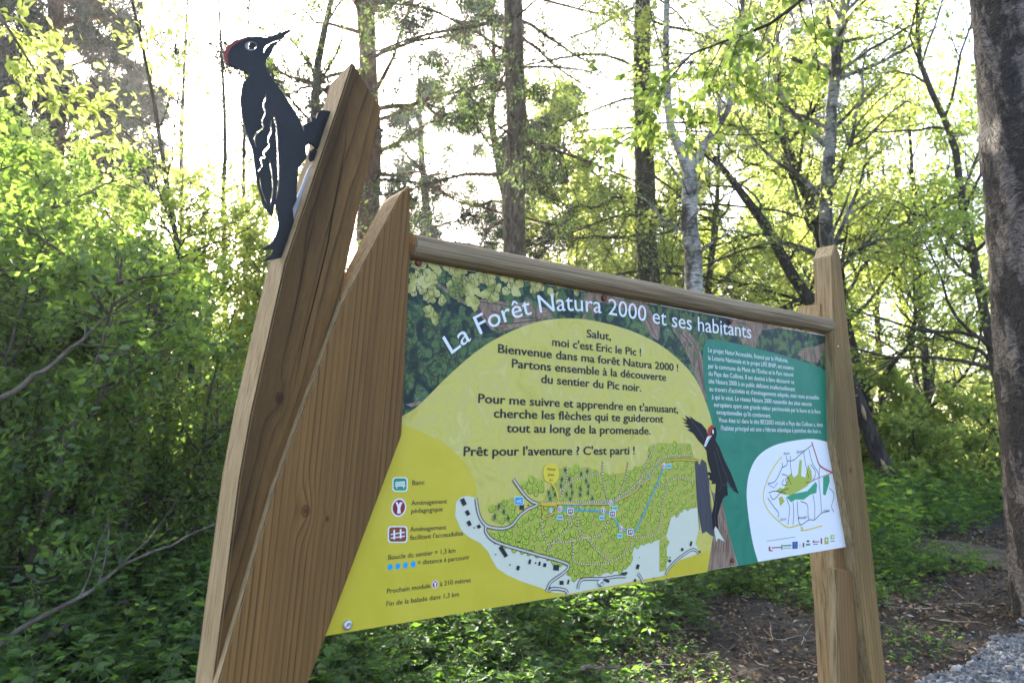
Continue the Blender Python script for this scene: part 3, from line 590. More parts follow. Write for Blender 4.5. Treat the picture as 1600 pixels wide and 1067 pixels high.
mpx = lambda px, py, dy: abs(on_y(px, py, 0)[2] - on_y(px, py + dy, 0)[2])
def line_of(name, s, a_, b_, cap, bold, inkname, depth=7, path=None):
    mb = MB(); text(mb, s, a_, b_, cap, depth, bold, path); return mb.build(name, I[inkname], panel)
tp = Z2([(325, 735), (435, 660), (500, 616), (585, 578), (640, 545), (775, 505), (840, 490), (1000, 480), (1190, 490), (1250, 503)]) + Z3([(165, 306), (215, 326), (290, 332), (330, 346), (435, 354), (480, 374), (812, 416)])
line_of('title_lettering', 'La Forêt Natura 2000 et ses habitants', None, None, mpx(840, 489, 28), .003, 'white', 7, tp)
for s, a_, b_ in (("Salut,", (916, 527), (954, 531.5)), ("moi c'est Eric le Pic !", (862, 540), (1001, 556.4)), ("Bienvenue dans ma forêt Natura 2000 !", (777.4, 551), (1059, 580)),
                  ("Partons ensemble à la découverte", (799, 574), (1040, 595)), ("du sentier du Pic noir.", (845, 598), (1001, 611.6)), ("Pour me suivre et apprendre en t'amusant,", (746.5, 629), (1059, 645)),
                  ("cherche les flèches qui te guideront", (771, 652), (1035.6, 660)), ("tout au long de la promenade.", (791, 675), (1015.6, 678.5)), ("Prêt pour l'aventure ? C'est parti !", (723.6, 712), (990.9, 709.4))):
    line_of('message_line', s, a_, b_, mpx(900, 600, 12.8), .026, 'dark')
L1 = mpx(650, 800, 7.4)
for s, a_, b_ in (("Banc", (643.6, 757.5), (662.8, 756.4)), ("Aménagement", (641.8, 789), (697.6, 786)), ("pédagogique", (641.8, 801.4), (691, 798)), ("Aménagement", (640, 830), (696.5, 826.5)), ("facilitant l'accessibilité", (640, 843), (722.8, 836)),
                  ("Boucle du sentier = 1,3 km", (606, 874), (710.8, 862.5)), ("= distance à parcourir", (652, 882), (733, 873)), ("Prochain module", (604, 926.6), (671.8, 917.6)), ("à 210 mètres", (686.8, 915), (734.8, 908.6)), ("Fin de la balade dans 1,3 km", (603, 946.5), (716.4, 930.8))):
    line_of('legend_line', s, a_, b_, L1, .010, 'dark')
for s, a_, b_ in (("Le projet Natur'Accessible, financé par la Wallonie,", (556, 495), (1031, 558)), ("la Loterie Nationale et le projet LIFE BNIP, est soutenu", (556, 542), (1066, 602)), ("par la commune de Mont de l'Enclus et le Parc naturel", (556, 590), (1062, 642)),
                  ("du Pays des Collines. Il est destiné à faire découvrir ce", (558, 635), (1068, 686)), ("site Natura 2000 à un public déficient intellectuellement", (558, 680), (1073, 728)), ("au travers d'activités et d'aménagements adaptés, mais reste accessible", (563, 727), (1215, 778)),
                  ("à qui le veut. Le réseau Natura 2000 rassemble des sites naturels", (578, 775), (1173, 817)), ("européens ayant une grande valeur patrimoniale par la faune et la flore", (590, 820), (1224, 862)), ("exceptionnelles qu'ils contiennent.", (606, 865), (930, 886)),
                  ("Vous êtes ici dans le site BE32003 intitulé « Pays des Collines », dont", (618, 912), (1238, 940)), ("l'habitat principal est une « hêtraie atlantique à jacinthes des bois ».", (632, 960), (1228, 978))):
    line_of('project_line', s, *Z3([a_, b_]), mpx(1180, 600, 7.0), .006, 'white')
line_of('sign_lettering', 'WC', *Z5([(402, 402), (436, 400)]), mpx(810, 780, 5), .02, 'white', 15)
for s, a_, b_ in (('Vous', (585, 207), (634, 207)), ('êtes', (590, 240), (625, 240)), ('ici', (598, 270), (616, 270))): line_of('balloon_lettering', s, *Z5([a_, b_]), mpx(860, 740, 4.2), .0, 'dark', 15)
for s, a_, b_ in (('Ruien', (700, 344), (733, 340)), ('Escaut', (778, 333), (822, 326)), ('Orroir', (678, 736), (714, 730)), ('Amougies', (782, 726), (838, 718)), ('Celles', (935, 685), (970, 680))): line_of('village_name', s, *Z6([a_, b_]), mpx(1250, 800, 4.0), .0, 'dark', 15)
# screws
def screw(px, mat, r=.0075, y=None, parent=None):
    p = on_y(*px, y or 0); mb = MB(); y0 = -LAY * 17 if y is None else y; rings = [(r, y0 + .003), (r, y0 - .0006), (r * .72, y0 - .0026), (r * .34, y0 - .0030), (r * .28, y0 - .0014)]; n = 16; t = np.arange(n) * 2 * math.pi / n
    V = np.array([[p[0] + q * math.cos(g), y, p[2] + q * math.sin(g)] for q, y in rings for g in t]); idx = np.arange(len(rings) * n).reshape(len(rings), n); A, B = idx[:-1], idx[1:]
    mb.add(V, np.stack([A, B, np.roll(B, -1, 1), np.roll(A, -1, 1)], -1).reshape(-1, 4)); c = np.vstack([V[-n:], V[-n:].mean(0)]); i = np.arange(n); mb.add(c, np.stack([i, (i + 1) % n, np.full(n, n)], 1))
    return mb.build('screw', mat, parent or board, smooth=True)
for p in ((653, 411), (942.5, 466), (1140, 502.5)): screw(p, M['screw_red'])
screw((1143, 875), M['screw_red'], .006)
screw((542, 975.5), M['screw'], .0085); screw((937, 910), M['screw'], .0085); screw((1322, 850), M['screw'], .006)

# the cut-out woodpecker bolted to the tall post
yW = 0.035
Z1 = lambda L: [(300 + .4124 * x, .4124 * y) for x, y in L]
def cutout(name, outer, holes, mat, parent, y0, th, res=None):
    c = bpy.data.curves.new(name, 'CURVE'); c.dimensions = '2D'; c.fill_mode = 'BOTH'; c.extrude = th / 2
    for pl in [outer] + holes:
        s = c.splines.new('POLY'); P = [on_y(x, y, y0) for x, y in pl]; s.points.add(len(P) - 1); s.use_cyclic_u = True
        for q, p in zip(s.points, P): q.co = (p[0], p[2], 0, 1)
    o = bpy.data.objects.new(name, c); COL.objects.link(o); dg = bpy.context.evaluated_depsgraph_get(); dg.update()
    me = bpy.data.meshes.new_from_object(o.evaluated_get(dg)); bpy.data.objects.remove(o); bpy.data.curves.remove(c)
    n = len(me.vertices); co = np.empty(n * 3, np.float32); me.vertices.foreach_get('co', co); co = co.reshape(-1, 3)
    me.vertices.foreach_set('co', np.stack([co[:, 0], y0 - co[:, 2], co[:, 1]], 1).astype(np.float32).ravel()); me.materials.clear(); me.flip_normals(); me.update()
    return link(name, me, mat, parent)
def strip(pl, w):
    P = np.array(smoothline(pl, 26)); T = unit(np.gradient(P, axis=0)); S = np.stack([-T[:, 1], T[:, 0]], 1) * (w / 2) * np.clip(np.sin(np.linspace(0.1, 3.04, 26))[:, None] * 1.8, .25, 1)
    return list(map(tuple, P + S)) + list(map(tuple, (P - S)[::-1]))
body = [(383, 107), (340, 150), (312, 178), (300, 205), (286, 222), (276, 245), (284, 272), (306, 305), (340, 350), (376, 402), (408, 460), (440, 545), (430, 560), (433, 600), (402, 640), (396, 700), (395, 760), (380, 792), (386, 850), (381, 900), (372, 950), (345, 975), (310, 984), (268, 990), (296, 968), (308, 946), (264, 945), (300, 920), (322, 882), (328, 850), (320, 800), (313, 768), (304, 823), (270, 780), (246, 700), (236, 620), (230, 570), (205, 510), (190, 450), (182, 380), (190, 320), (217, 288), (200, 272), (160, 258), (128, 242), (116, 206), (130, 180), (160, 157), (200, 143), (245, 140), (280, 146), (330, 128)]
sl = [[(272, 350), (278, 372), (269, 400), (276, 430), (264, 462), (268, 485), (243, 508), (235, 530), (242, 560)], [(300, 450), (297, 480), (299, 500), (287, 530), (291, 555), (270, 580), (276, 598), (260, 600), (264, 630), (250, 650)],
      [(303, 430), (316, 470), (323, 560), (326, 680), (318, 755)], [(291, 600), (301, 660), (304, 720), (295, 780)], [(255, 670), (262, 720), (283, 776)], [(270, 205), (278, 182), (304, 162), (342, 150)]]
holes = [strip(Z1(s), w) for s, w in zip(sl, (2.2, 2.2, 2.2, 2.0, 1.8, 1.8))]
eye = [(222 + 23 * math.cos(g), 177 + 18 * math.sin(g)) for g in np.arange(16) * .3927]
holes.append(Z1(eye))
bird = cutout('woodpecker_cutout', Z1(body), holes, M['metal'], board, yW, .005)
bird['label'] = 'dark metal woodpecker silhouette with a red nape'
cutout('eye', Z1([(222 + 14 * math.cos(g) + 6, 177 + 12 * math.sin(g) - 2) for g in np.arange(14) * .4488]), [], M['metal'], bird, yW, .004)
cutout('eye_white', Z1(eye), [Z1([(222 + 17 * math.cos(g) + 4, 177 + 13.5 * math.sin(g) - 1) for g in np.arange(16) * .3927])], M['dullwhite'], bird, yW, .003)
cutout('red_nape', Z1([(116, 206), (130, 180), (160, 157), (200, 143), (222, 141), (180, 158), (148, 180), (134, 210), (138, 247), (128, 242)]), [], M['red'], bird, yW - .0032, .001)
cutout('foot', Z1([(418, 478), (452, 462), (448, 440), (468, 452), (476, 428), (494, 420), (512, 422), (528, 428), (526, 470), (500, 540), (486, 572), (466, 560), (452, 545), (434, 548)]), [], M['metal'], bird, yW + .006, .006)
cutout('foot', Z1([(443, 578), (462, 562), (480, 580), (472, 604), (450, 612), (440, 598)]), [], M['metal'], bird, yW + .006, .006)
cutout('mounting_plate', Z1([(505, 560), (470, 602), (440, 640), (402, 735), (378, 795), (385, 850), (372, 950), (400, 900), (470, 690)]), [], M['steel'], bird, yW + .008, .004)
P0, P1 = Z1([(538, 425)])[0], Z1([(365, 962)])[0]
cutout('fixing_strip', [(P0[0] - 3, P0[1]), (P0[0] + 2.2, P0[1] + 1), (P1[0] + 4, P1[1] + 1), (P1[0] - 1, P1[1])], [], M['metal'], bird, yW + .012, .05)
for p in Z1([(352, 968), (372, 925), (398, 842)]): screw(p, M['screw'], .0032, yW - .004, bird)
screw((1309, 541), M['screw'], .003, yR - .0005); screw((1316, 731), M['screw_red'], .0025, yR - .0005)
#@@ENV@@
# ------------------------------------------------------------------ ground, paths
def field(x, y):                                # gentle unevenness of the forest floor
    return .035 * np.sin(x * 1.3 + .4) * np.cos(y * 1.1) + .02 * np.sin(x * 3.1 + y * 2.3) + .03 * np.sin(y * .37 + x * .21)
def ground_z(x, y):
    d = np.hypot(x - .6, y); k = np.clip((d - 1.5) / 3, 0, 1)
    return k * field(x, y) - .01
def axis(lo, hi, dense_lo, dense_hi, step, far): 
    return np.unique(np.concatenate([np.linspace(lo, dense_lo, far), np.arange(dense_lo, dense_hi, step), np.linspace(dense_hi, hi, far)]))
gx = axis(-400, 600, -6, 14, .12, 26); gy = axis(-200, 700, -3, 14, .12, 26)
GX, GY = np.meshgrid(gx, gy, indexing='ij'); GZ = ground_z(GX, GY)
_gr = np.random.default_rng(5); GZ += _gr.standard_normal(GZ.shape) * .006 * (np.hypot(GX, GY) < 16)
idx = np.arange(GX.size).reshape(GX.shape)
gme = mesh_from('ground', np.stack([GX, GY, GZ], -1).reshape(-1, 3), [np.stack([idx[:-1, :-1], idx[1:, :-1], idx[1:, 1:], idx[:-1, 1:]], -1).reshape(-1, 4)])
def soilmat():
    m, nt, b = new_mat('forest_soil'); tc = N(nt, 'TexCoord')
    n1 = N(nt, 'TexNoise', inp={'Vector': tc.outputs['Object'], 'Scale': 1.7, 'Detail': 7, 'Roughness': .65}); n2 = N(nt, 'TexNoise', inp={'Vector': tc.outputs['Object'], 'Scale': 34, 'Detail': 6, 'Roughness': .7})
    c1 = ramp(nt, n1.outputs[0], [(.3, (.04, .034, .028)), (.5, (.085, .073, .060)), (.68, (.15, .13, .108))]); c2 = ramp(nt, n2.outputs[0], [(.3, (.45, .42, .4)), (.55, (1, 1, 1)), (.72, (1.9, 1.75, 1.5))])
    mx = N(nt, 'MixRGB', blend_type='MULTIPLY', inp={0: 1.0, 1: c1, 2: c2}); nt.links.new(mx.outputs[0], b.inputs['Base Color']); b.inputs['Roughness'].default_value = .95; b.inputs['Specular IOR Level'].default_value = .15
    bp = N(nt, 'Bump', inp={'Height': n2.outputs[0], 'Strength': 1.0, 'Distance': .04}); nt.links.new(bp.outputs[0], b.inputs['Normal']); return m
M['soil'] = soilmat()
tag(link('ground', gme, M['soil'], smooth=True), 'dark brown forest soil under the board and trees', 'ground', kind='structure')
M['gravel'] = noisy('grey_gravel_bed', [(.07, .07, .068), (.19, .19, .185), (.34, .34, .33)], 120, .9, .8, 110, 3)
def sheet(name, poly, mat, dz, label, cat, n=90):
    P = np.array(poly); lo, hi = P.min(0), P.max(0); xs = np.linspace(lo[0], hi[0], n); ys = np.linspace(lo[1], hi[1], n)
    keep = {}; V = []; F = []
    ins = [[inside((x, y), poly) for y in ys] for x in xs]
    def vid(i, j):
        if (i, j) not in keep: keep[(i, j)] = len(V); V.append((xs[i], ys[j], float(ground_z(xs[i], ys[j])) + dz))
        return keep[(i, j)]
    for i in range(n - 1):
        for j in range(n - 1):
            if ins[i][j] and ins[i + 1][j] and ins[i][j + 1] and ins[i + 1][j + 1]: F.append((vid(i, j), vid(i + 1, j), vid(i + 1, j + 1), vid(i, j + 1)))
    return tag(link(name, mesh_from(name, np.array(V), [np.array(F)]), mat, smooth=True), label, cat, kind='structure')
gpx = smoothline([(1410, 1120), (1440, 1062), (1490, 1044), (1522, 1030), (1530, 1016), (1560, 1004), (1600, 996), (1700, 985), (1900, 1010)], 40)
gravel_poly = [tuple(on_z(*p)[:2]) for p in gpx] + [(5.5, -1.5), (1.6, -1.5)]
sheet('gravel_path', gravel_poly, M['gravel'], .022, 'path of pale grey crushed gravel', 'path')
M['trail'] = noisy('trodden_earth', [(.05, .036, .025), (.115, .082, .055), (.20, .15, .107)], 6, .95, .7, 50)
tpx = smoothline([(1425, 862), (1470, 872), (1540, 890), (1620, 912), (1720, 935)], 20), smoothline([(1720, 898), (1620, 876), (1540, 862), (1470, 852), (1425, 852)], 20)
sheet('earth_trail', [tuple(on_z(*p)[:2]) for p in tpx[0] + tpx[1]], M['trail'], .022, 'trodden brown earth trail at the foot of the nettle bank', 'trail', 70)
# pebbles on the gravel path
rng = np.random.default_rng(21)
ico = bmesh.new(); bmesh.ops.create_icosphere(ico, subdivisions=1, radius=1); IV = np.array([v.co[:] for v in ico.verts]); IF = np.array([[v.index for v in f.verts] for f in ico.faces]); ico.free()
def pebbles(pts, size, seed):
    r = np.random.default_rng(seed); n = len(pts); s = size * r.lognormal(0, .5, (n, 1, 1)) * r.uniform(.6, 1.2, (n, 1, 3)); V = IV[None] * (1 + .18 * r.standard_normal((n, len(IV), 1))) * s + pts[:, None, :]
    mb = MB(); mb.add(V.reshape(-1, 3), (IF[None] + (np.arange(n) * len(IV))[:, None, None]).reshape(-1, 3)); return mb
pt = []
while len(pt) < 9000:
    x, y = rng.uniform(2.3, 5.2), rng.uniform(-.7, 1.1)
    if inside((x, y), gravel_poly): pt.append((x, y, float(ground_z(x, y)) + .024))
for q in range(500):                                                     # strays along the edge
    x, y = rng.uniform(2.4, 4.6), rng.uniform(0, 1.2)
    if any(inside((x + a, y + b_), gravel_poly) for a, b_ in ((.15, -.12), (.05, -.2), (.2, 0))): pt.append((x, y, float(ground_z(x, y)) + .006))
def islandmat(name, stops, rough=.85):
    m, nt, b = new_mat(name); g = N(nt, 'NewGeometry'); nt.links.new(ramp(nt, g.outputs['Random Per Island'], stops), b.inputs['Base Color']); b.inputs['Roughness'].default_value = rough; b.inputs['Specular IOR Level'].default_value = .25; return m
M['pebble'] = islandmat('pebble_grey', [(0, (.08, .08, .08)), (.5, (.18, .178, .17)), (.85, (.30, .29, .27)), (1, (.45, .43, .40))])
tag(pebbles(np.array(pt), .0062, 4).build('gravel_stones', M['pebble'], loc=(3.5, 0, 0)), 'loose grey stones of the gravel path', 'gravel', kind='stuff')
# litter: dead leaves and straw on the soil
M['litter'] = islandmat('dead_leaf', [(0, (.05, .03, .018)), (.6, (.16, .095, .05)), (.9, (.30, .21, .12)), (1, (.42, .36, .27))])
n = 38000; x = rng.uniform(.2, 9, n); y = rng.uniform(-.2, 4.2, n); ok = ~np.array([inside((a, b_), gravel_poly) for a, b_ in zip(x, y)]); x, y = x[ok], y[ok]; n = len(x)
mb = MB(); g = rng.uniform(0, 6.28, n); leaves(mb, np.stack([x, y, ground_z(x, y) + rng.uniform(.004, .02, n)], 1), np.stack([np.cos(g), np.sin(g), rng.normal(0, .25, n)], 1), np.stack([rng.normal(0, .45, n), rng.normal(0, .45, n), np.ones(n)], 1), rng.uniform(.012, .045, n), rng.uniform(.006, .028, n))
tag(mb.build('leaf_litter', M['litter'], loc=(2, 1, 0)), 'brown dead leaves strewn over the soil behind the board', 'leaf litter', kind='stuff')
M['straw'] = islandmat('dry_stalk', [(0, (.12, .08, .05)), (.6, (.33, .25, .16)), (1, (.52, .44, .32))])

# ------------------------------------------------------------------ plants: generators
UP = np.array([0, 0, 1.0])
def perp(d, rng):
    a = unit(np.cross(d, rng.standard_normal(3))); return a
def limb(rng, p, d, length, r, K=6, wander=.18, grav=0.0, taper=.25):
    P = [np.array(p, float)]; d = np.array(d, float)
    for i in range(K - 1):
        d = d + wander * rng.standard_normal(3) + grav * UP; d /= np.linalg.norm(d); P.append(P[-1] + d * length / (K - 1))
    return np.array(P), np.linspace(r, r * taper, K)
def along(P, t):
    s = t * (len(P) - 1); i = np.minimum(s.astype(int), len(P) - 2); f = (s - i)[:, None]
    return P[i] * (1 - f) + P[i + 1] * f, unit(P[i + 1] - P[i])
class Plant:
    def __init__(s, seed): s.rng = np.random.default_rng(seed); s.wood = []; s.thin = []; s.lp = []; s.ld = []
    def foliate(s, P, n, t0=.2, spread=.0, out=.7):
        rng = s.rng; t = rng.uniform(t0, 1.0, n); p, d = along(P, t)
        dd = unit(d + out * rng.standard_normal((n, 3)) * np.array([1, 1, .7]))
        s.lp.append(p + spread * rng.standard_normal((n, 3))); s.ld.append(dd)
    def branch(s, p, d, length, r, lev, spec):
        """spec[lev] = dict(n, len, ang, grav, wander, leaf, t0)"""
        rng = s.rng; sp = spec[lev]; P, R = limb(rng, p, d, length, r, sp.get('K', 6), sp.get('wander', .18), sp.get('grav', 0))
        (s.wood if r > .012 else s.thin).append((P, R))
        if sp.get('leaf'): s.foliate(P, max(1, int(sp['leaf'] * (rng.random() + .5))), sp.get('lt0', .2), sp.get('spread', .02), sp.get('out', .7))
        if lev + 1 < len(spec):
            nx = spec[lev + 1]; k = rng.poisson(nx['n'] * min(1.5, .4 + .6 * length / max(sp.get('ref', length), 1e-3)))
            for t in rng.uniform(nx.get('t0', .25), 1.0, k):
                q, dq = along(P, np.array([t])); q, dq = q[0], dq[0]
                a = nx.get('ang', .8) + .25 * rng.standard_normal(); v = perp(dq, rng); v[2] += nx.get('lift', 0); v = unit(v)
                nd = unit(dq * math.cos(a) + v * math.sin(a)); s.branch(q, nd, length * nx['len'] * rng.uniform(.6, 1.3) * (1.15 - .6 * t), max(r * .45 * (1 - .5 * t), .0016), lev + 1, spec)
    def trunk(s, P, R, spec, n, t0, t1, ln, ang=1.2, angend=None, K=24):
        rng = s.rng; P, R = resample(P, R, K); P[1:-1] += rng.standard_normal((K - 2, 3)) * R[1:-1, None] * .12
        s.tr = (P, R)
        for i, t in enumerate(np.sort(rng.uniform(t0, t1, n))):
            q, dq = along(P, np.array([t])); q, dq = q[0], dq[0]; az = i * 2.4 + rng.uniform(-.5, .5)
            v = np.array([math.cos(az), math.sin(az), 0]); v = unit(v - dq * (v @ dq)); f = (t - t0) / max(t1 - t0, 1e-3)
            a = (ang + ((angend if angend is not None else ang) - ang) * f) + .15 * rng.standard_normal()
            L = (ln(f) if callable(ln) else ln) * rng.uniform(.65, 1.25); r = np.interp(t, np.linspace(0, 1, K), R)
            s.branch(q, unit(dq * math.cos(a) + v * math.sin(a)), L, min(r * .5, (.012 + L * .014) * getattr(s, 'lr', 1.0)), 0, spec)
    def woodmesh(s, sides=8, rough=.02):
        mb = MB()
        if hasattr(s, 'tr'): tubes(mb, [s.tr], 14, rough, s.rng)
        if s.wood: tubes(mb, s.wood, 5)
        if s.thin: tubes(mb, s.thin, 3)
        return mb
    def crown(s, size, style='leaf', ratio=.62, clump=1, jitter=0.0, upbias=.9):
        rng = s.rng; mb = MB()
        if not s.lp: return mb
        P = np.concatenate(s.lp); D = np.concatenate(s.ld)
        if clump > 1: P = np.repeat(P, clump, 0) + jitter * rng.standard_normal((len(P) * clump, 3)); D = unit(np.repeat(D, clump, 0) + .8 * rng.standard_normal((len(D) * clump, 3)))
        n = len(P); Nn = rng.standard_normal((n, 3)) * .6 + UP * upbias; L = size * rng.uniform(.6, 1.25, n)
        leaves(mb, P, D, Nn, L, L * ratio * rng.uniform(.8, 1.2, n), style); return mb
M['barkgrey'] = noisy('grey_brown_bark', [(.028, .023, .018), (.075, .06, .047), (.15, .125, .10)], 3, .9, 1.0, 6, 8, (6, 6, 1.0))
M['barkdead'] = noisy('dark_dead_bark', [(.015, .012, .010), (.045, .036, .029), (.09, .075, .062)], 4, .9, 1.0, 8, 8, (6, 6, 1.4))
M['barkdark'] = noisy('dark_mossy_bark', [(.014, .013, .009), (.04, .034, .024), (.07, .07, .04)], 3, .9, .8, 8, 7, (6, 6, 1.2))
M['barklarch'] = noisy('scaly_larch_bark', [(.03, .022, .015), (.11, .08, .053), (.20, .155, .11)], 4, .9, 1.0, 9, 8, (7, 7, 2.4))
M['barkpine'] = noisy('reddish_pine_bark', [(.04, .022, .015), (.13, .07, .042), (.21, .12, .075)], 3, .9, 1.0, 8, 7, (6, 6, 2.0))
M['barkshrub'] = noisy('smooth_shrub_bark', [(.05, .042, .028), (.11, .09, .062), (.16, .135, .10)], 5, .85, .4, 40, 5, (4, 4, 1.5))
M['birch'] = birchmat('white_birch_bark', (.54, .50, .43), (.03, .025, .02), .53)
def oldbirch():
    m, nt, b = new_mat('old_birch_bark'); tc = N(nt, 'TexCoord'); wz = N(nt, 'TexNoise', inp={'Vector': tc.outputs['Object'], 'Scale': 7, 'Detail': 5})
    wa = N(nt, 'VectorMath', operation='MULTIPLY_ADD', inp={0: wz.outputs[1], 1: (.22, .22, .22), 2: tc.outputs['Object']})
    cr = N(nt, 'TexVoronoi', feature='DISTANCE_TO_EDGE', inp={'Vector': N(nt, 'Mapping', inp={'Vector': wa.outputs[0], 'Scale': (15, 15, 5)}).outputs[0], 'Scale': 1.0})
    st = N(nt, 'TexNoise', inp={'Vector': N(nt, 'Mapping', inp={'Vector': wa.outputs[0], 'Scale': (14, 14, 110)}).outputs[0], 'Scale': 1.0, 'Detail': 6, 'Roughness': .68})
    bg = N(nt, 'TexNoise', inp={'Vector': N(nt, 'Mapping', inp={'Vector': tc.outputs['Object'], 'Scale': (7, 7, 2.4)}).outputs[0], 'Scale': 1.0, 'Detail': 7, 'Roughness': .6})
    base = ramp(nt, st.outputs[0], [(.38, (.04, .034, .03)), (.46, (.18, .145, .12)), (.56, (.34, .285, .24)), (.7, (.46, .40, .35))])
    dk = ramp(nt, st.outputs[0], [(.35, (.014, .011, .009)), (.55, (.06, .047, .037)), (.72, (.20, .165, .135))])
    m1 = N(nt, 'MixRGB', inp={0: ramp(nt, bg.outputs[0], [(.45, (0, 0, 0)), (.51, (1, 1, 1))]), 1: base, 2: dk})
    crk = ramp(nt, cr.outputs[0], [(.0, (.12, .12, .12)), (.05, (.35, .35, .35)), (.11, (1, 1, 1))]); m2 = N(nt, 'MixRGB', blend_type='MULTIPLY', inp={0: .3, 1: m1.outputs[0], 2: crk})
    nt.links.new(m2.outputs[0], b.inputs['Base Color']); b.inputs['Roughness'].default_value = .85
    hh = N(nt, 'Math', operation='MULTIPLY_ADD', inp={0: st.outputs[0], 1: 1.6, 2: crk}); bp = N(nt, 'Bump', inp={'Height': hh.outputs[0], 'Strength': 1.0, 'Distance': .03}); nt.links.new(bp.outputs[0], b.inputs['Normal']); return m
M['birchold'] = oldbirch()
M['birchdim'] = birchmat('grey_birch_bark', (.40, .38, .34), (.03, .026, .022), .48)
M['lf_shrub'] = leafmat('shrub_leaf', (.025, .07, .018), (.07, .16, .03), (.42, .64, .09), .58, .05)
M['lf_spring'] = leafmat('spring_leaf', (.08, .135, .022), (.14, .22, .035), (.74, .85, .20), .66, .03)
M['lf_tree'] = leafmat('tree_leaf', (.045, .095, .018), (.10, .18, .03), (.56, .74, .14), .62, .04)
M['lf_larch'] = leafmat('larch_needle', (.035, .08, .035), (.08, .14, .05), (.32, .46, .11), .5, .03)
M['lf_pine'] = leafmat('pine_needle', (.012, .028, .022), (.035, .062, .045), (.05, .09, .05), .3, .05)
M['lf_ivy'] = leafmat('ivy_leaf', (.012, .04, .012), (.03, .075, .02), (.10, .18, .02), .4, .08)
M['lf_bramble'] = leafmat('bramble_leaf', (.03, .068, .018), (.08, .155, .036), (.22, .42, .045), .48, .03)
M['lf_nettle'] = leafmat('nettle_leaf', (.035, .095, .022), (.08, .18, .035), (.36, .60, .06), .52, .03)

def down_trunk(pts, dep, rad, sink=.25):
    """a trunk through points of the view (px, py, distance offset) carried on to the ground; top first -> bottom first"""
    P = [at(p[0], p[1], dep + (p[2] if len(p) > 2 else 0)) for p in pts]
    a, b = P[-2], P[-1]; d = (b - a); d = d / max(abs(d[2]), 1e-3); d[:2] = np.clip(d[:2], -.35, .35); 
    if P[-1][2] > 0: P.append(P[-1] + np.array([d[0], d[1], -1]) * (P[-1][2] + sink))
    P = P[::-1]; return np.array(P), np.linspace(rad, rad, len(P))
def plant_obj(name, pl, bark, leafm, label, cat, group=None, size=.05, style='leaf', wname='trunk', cname='crown', root=None, **kw):
    base = pl.tr[0][0] if hasattr(pl, 'tr') else pl.base
    base = np.array([base[0], base[1], float(ground_z(base[0], base[1]))]) if root is None else np.array(root)
    o = empty(name, base, label, cat, group); 
    pl.woodmesh().build(wname, bark, o, smooth=True); c = pl.crown(size, style, **kw)
    if c.n: c.build(cname, leafm, o)
    return o
def dup(root, loc, rotz, scale, label=None, group=None):
    r = root.copy(); COL.objects.link(r); r.location = loc; r.rotation_euler = (0, 0, rotz); r.scale = (scale, scale, scale)
    if label: r['label'] = label
    if group: r['group'] = group
    for ch in root.children:
        c = ch.copy(); COL.objects.link(c); c.parent = r
    return r

# ------------------------------------------------------------------ the named trees
def tp_of(pts, dep, rads, extra_up=None):
    P, _ = down_trunk(pts, dep, 1); R = np.interp(np.linspace(0, 1, len(P)), np.linspace(0, 1, len(rads)), rads)
    return P, R
larch_spec = [dict(K=9, wander=.10, grav=-.055, leaf=5, spread=.02, ref=2), dict(n=14, len=.42, ang=1.0, lift=-.3, K=6, wander=.14, grav=-.06, leaf=7, spread=.02, t0=.15), dict(n=4, len=.55, ang=.8, K=4, wander=.2, grav=-.06, leaf=5, spread=.015)]
# big larch above the board, straight grey trunk
pl = Plant(1); P, R = tp_of([(796, -900), (798, -300), (800, 0), (804, 200), (806, 400)], 7.0, (.12, .115, .105, .085, .05))
pl.lr = .45; pl.trunk(P, R, larch_spec, 62, .30, .98, lambda f: 2.3 - 1.1 * f, 1.45, 1.2, 30)
plant_obj('larch_tree', pl, M['barklarch'], M['lf_larch'], 'straight grey larch trunk with drooping bare side branches rising behind the top rail', 'tree', size=.034, style='far', clump=3, jitter=.018, ratio=.35)
pl = Plant(2); P, R = tp_of([(1000, -700), (1003, -200), (1003, 60), (1006, 250), (1013, 420)], 9.5, (.16, .15, .13, .10, .06))
pl.lr = .45; pl.trunk(P, R, larch_spec, 66, .26, .98, lambda f: 2.8 - 1.3 * f, 1.5, 1.2, 30)
plant_obj('larch_tree', pl, M['barkdark'], M['lf_larch'], 'dark larch trunk left of the forked white birch', 'tree', size=.036, style='far', clump=3, jitter=.02, ratio=.35)
# forked birch
birch_spec = [dict(K=8, wander=.16, grav=.02, leaf=4, ref=1.5), dict(n=6, len=.5, ang=.8, K=6, wander=.16, grav=-.03, leaf=9, spread=.03), dict(n=4, len=.55, ang=.8, K=4, grav=-.08, leaf=8, spread=.03)]
pl = Plant(3); P, R = tp_of([(1078, 268), (1080, 330), (1083, 400), (1086, 470)], 6.5, (.092, .085, .078, .066)); pl.trunk(P, R, birch_spec, 5, .75, .98, .7, .9, K=16)
for pts, r in (([(1080, 285), (1065, 240), (1049, 205), (1042, 150), (1040, 60), (1046, -120), (1050, -300)], .058), ([(1076, 280), (1094, 235), (1110, 212), (1135, 180), (1150, 120), (1158, 40), (1168, -100)], .045), ([(1089, 250), (1080, 235), (1083, 220), (1095, 218)], .014)):
    Q = np.array([at(a_, b_, 6.5) for a_, b_ in pts]); Q, rr2 = resample(Q, np.linspace(r, r * .35, len(Q)), 14); pl.wood.append((Q, rr2))
    if len(pts) > 4:
        for t in np.linspace(.2, 1, 15):
            q, dq = along(Q, np.array([min(t, .999)])); pl.branch(q[0], unit(dq[0] + 1.2 * perp(dq[0], pl.rng)), pl.rng.uniform(.5, 1.2), .012, 0, birch_spec)
plant_obj('birch_tree', pl, M['birch'], M['lf_spring'], 'white birch forking into two limbs above the middle of the rail', 'tree', size=.042, style='leaf', ratio=.75)
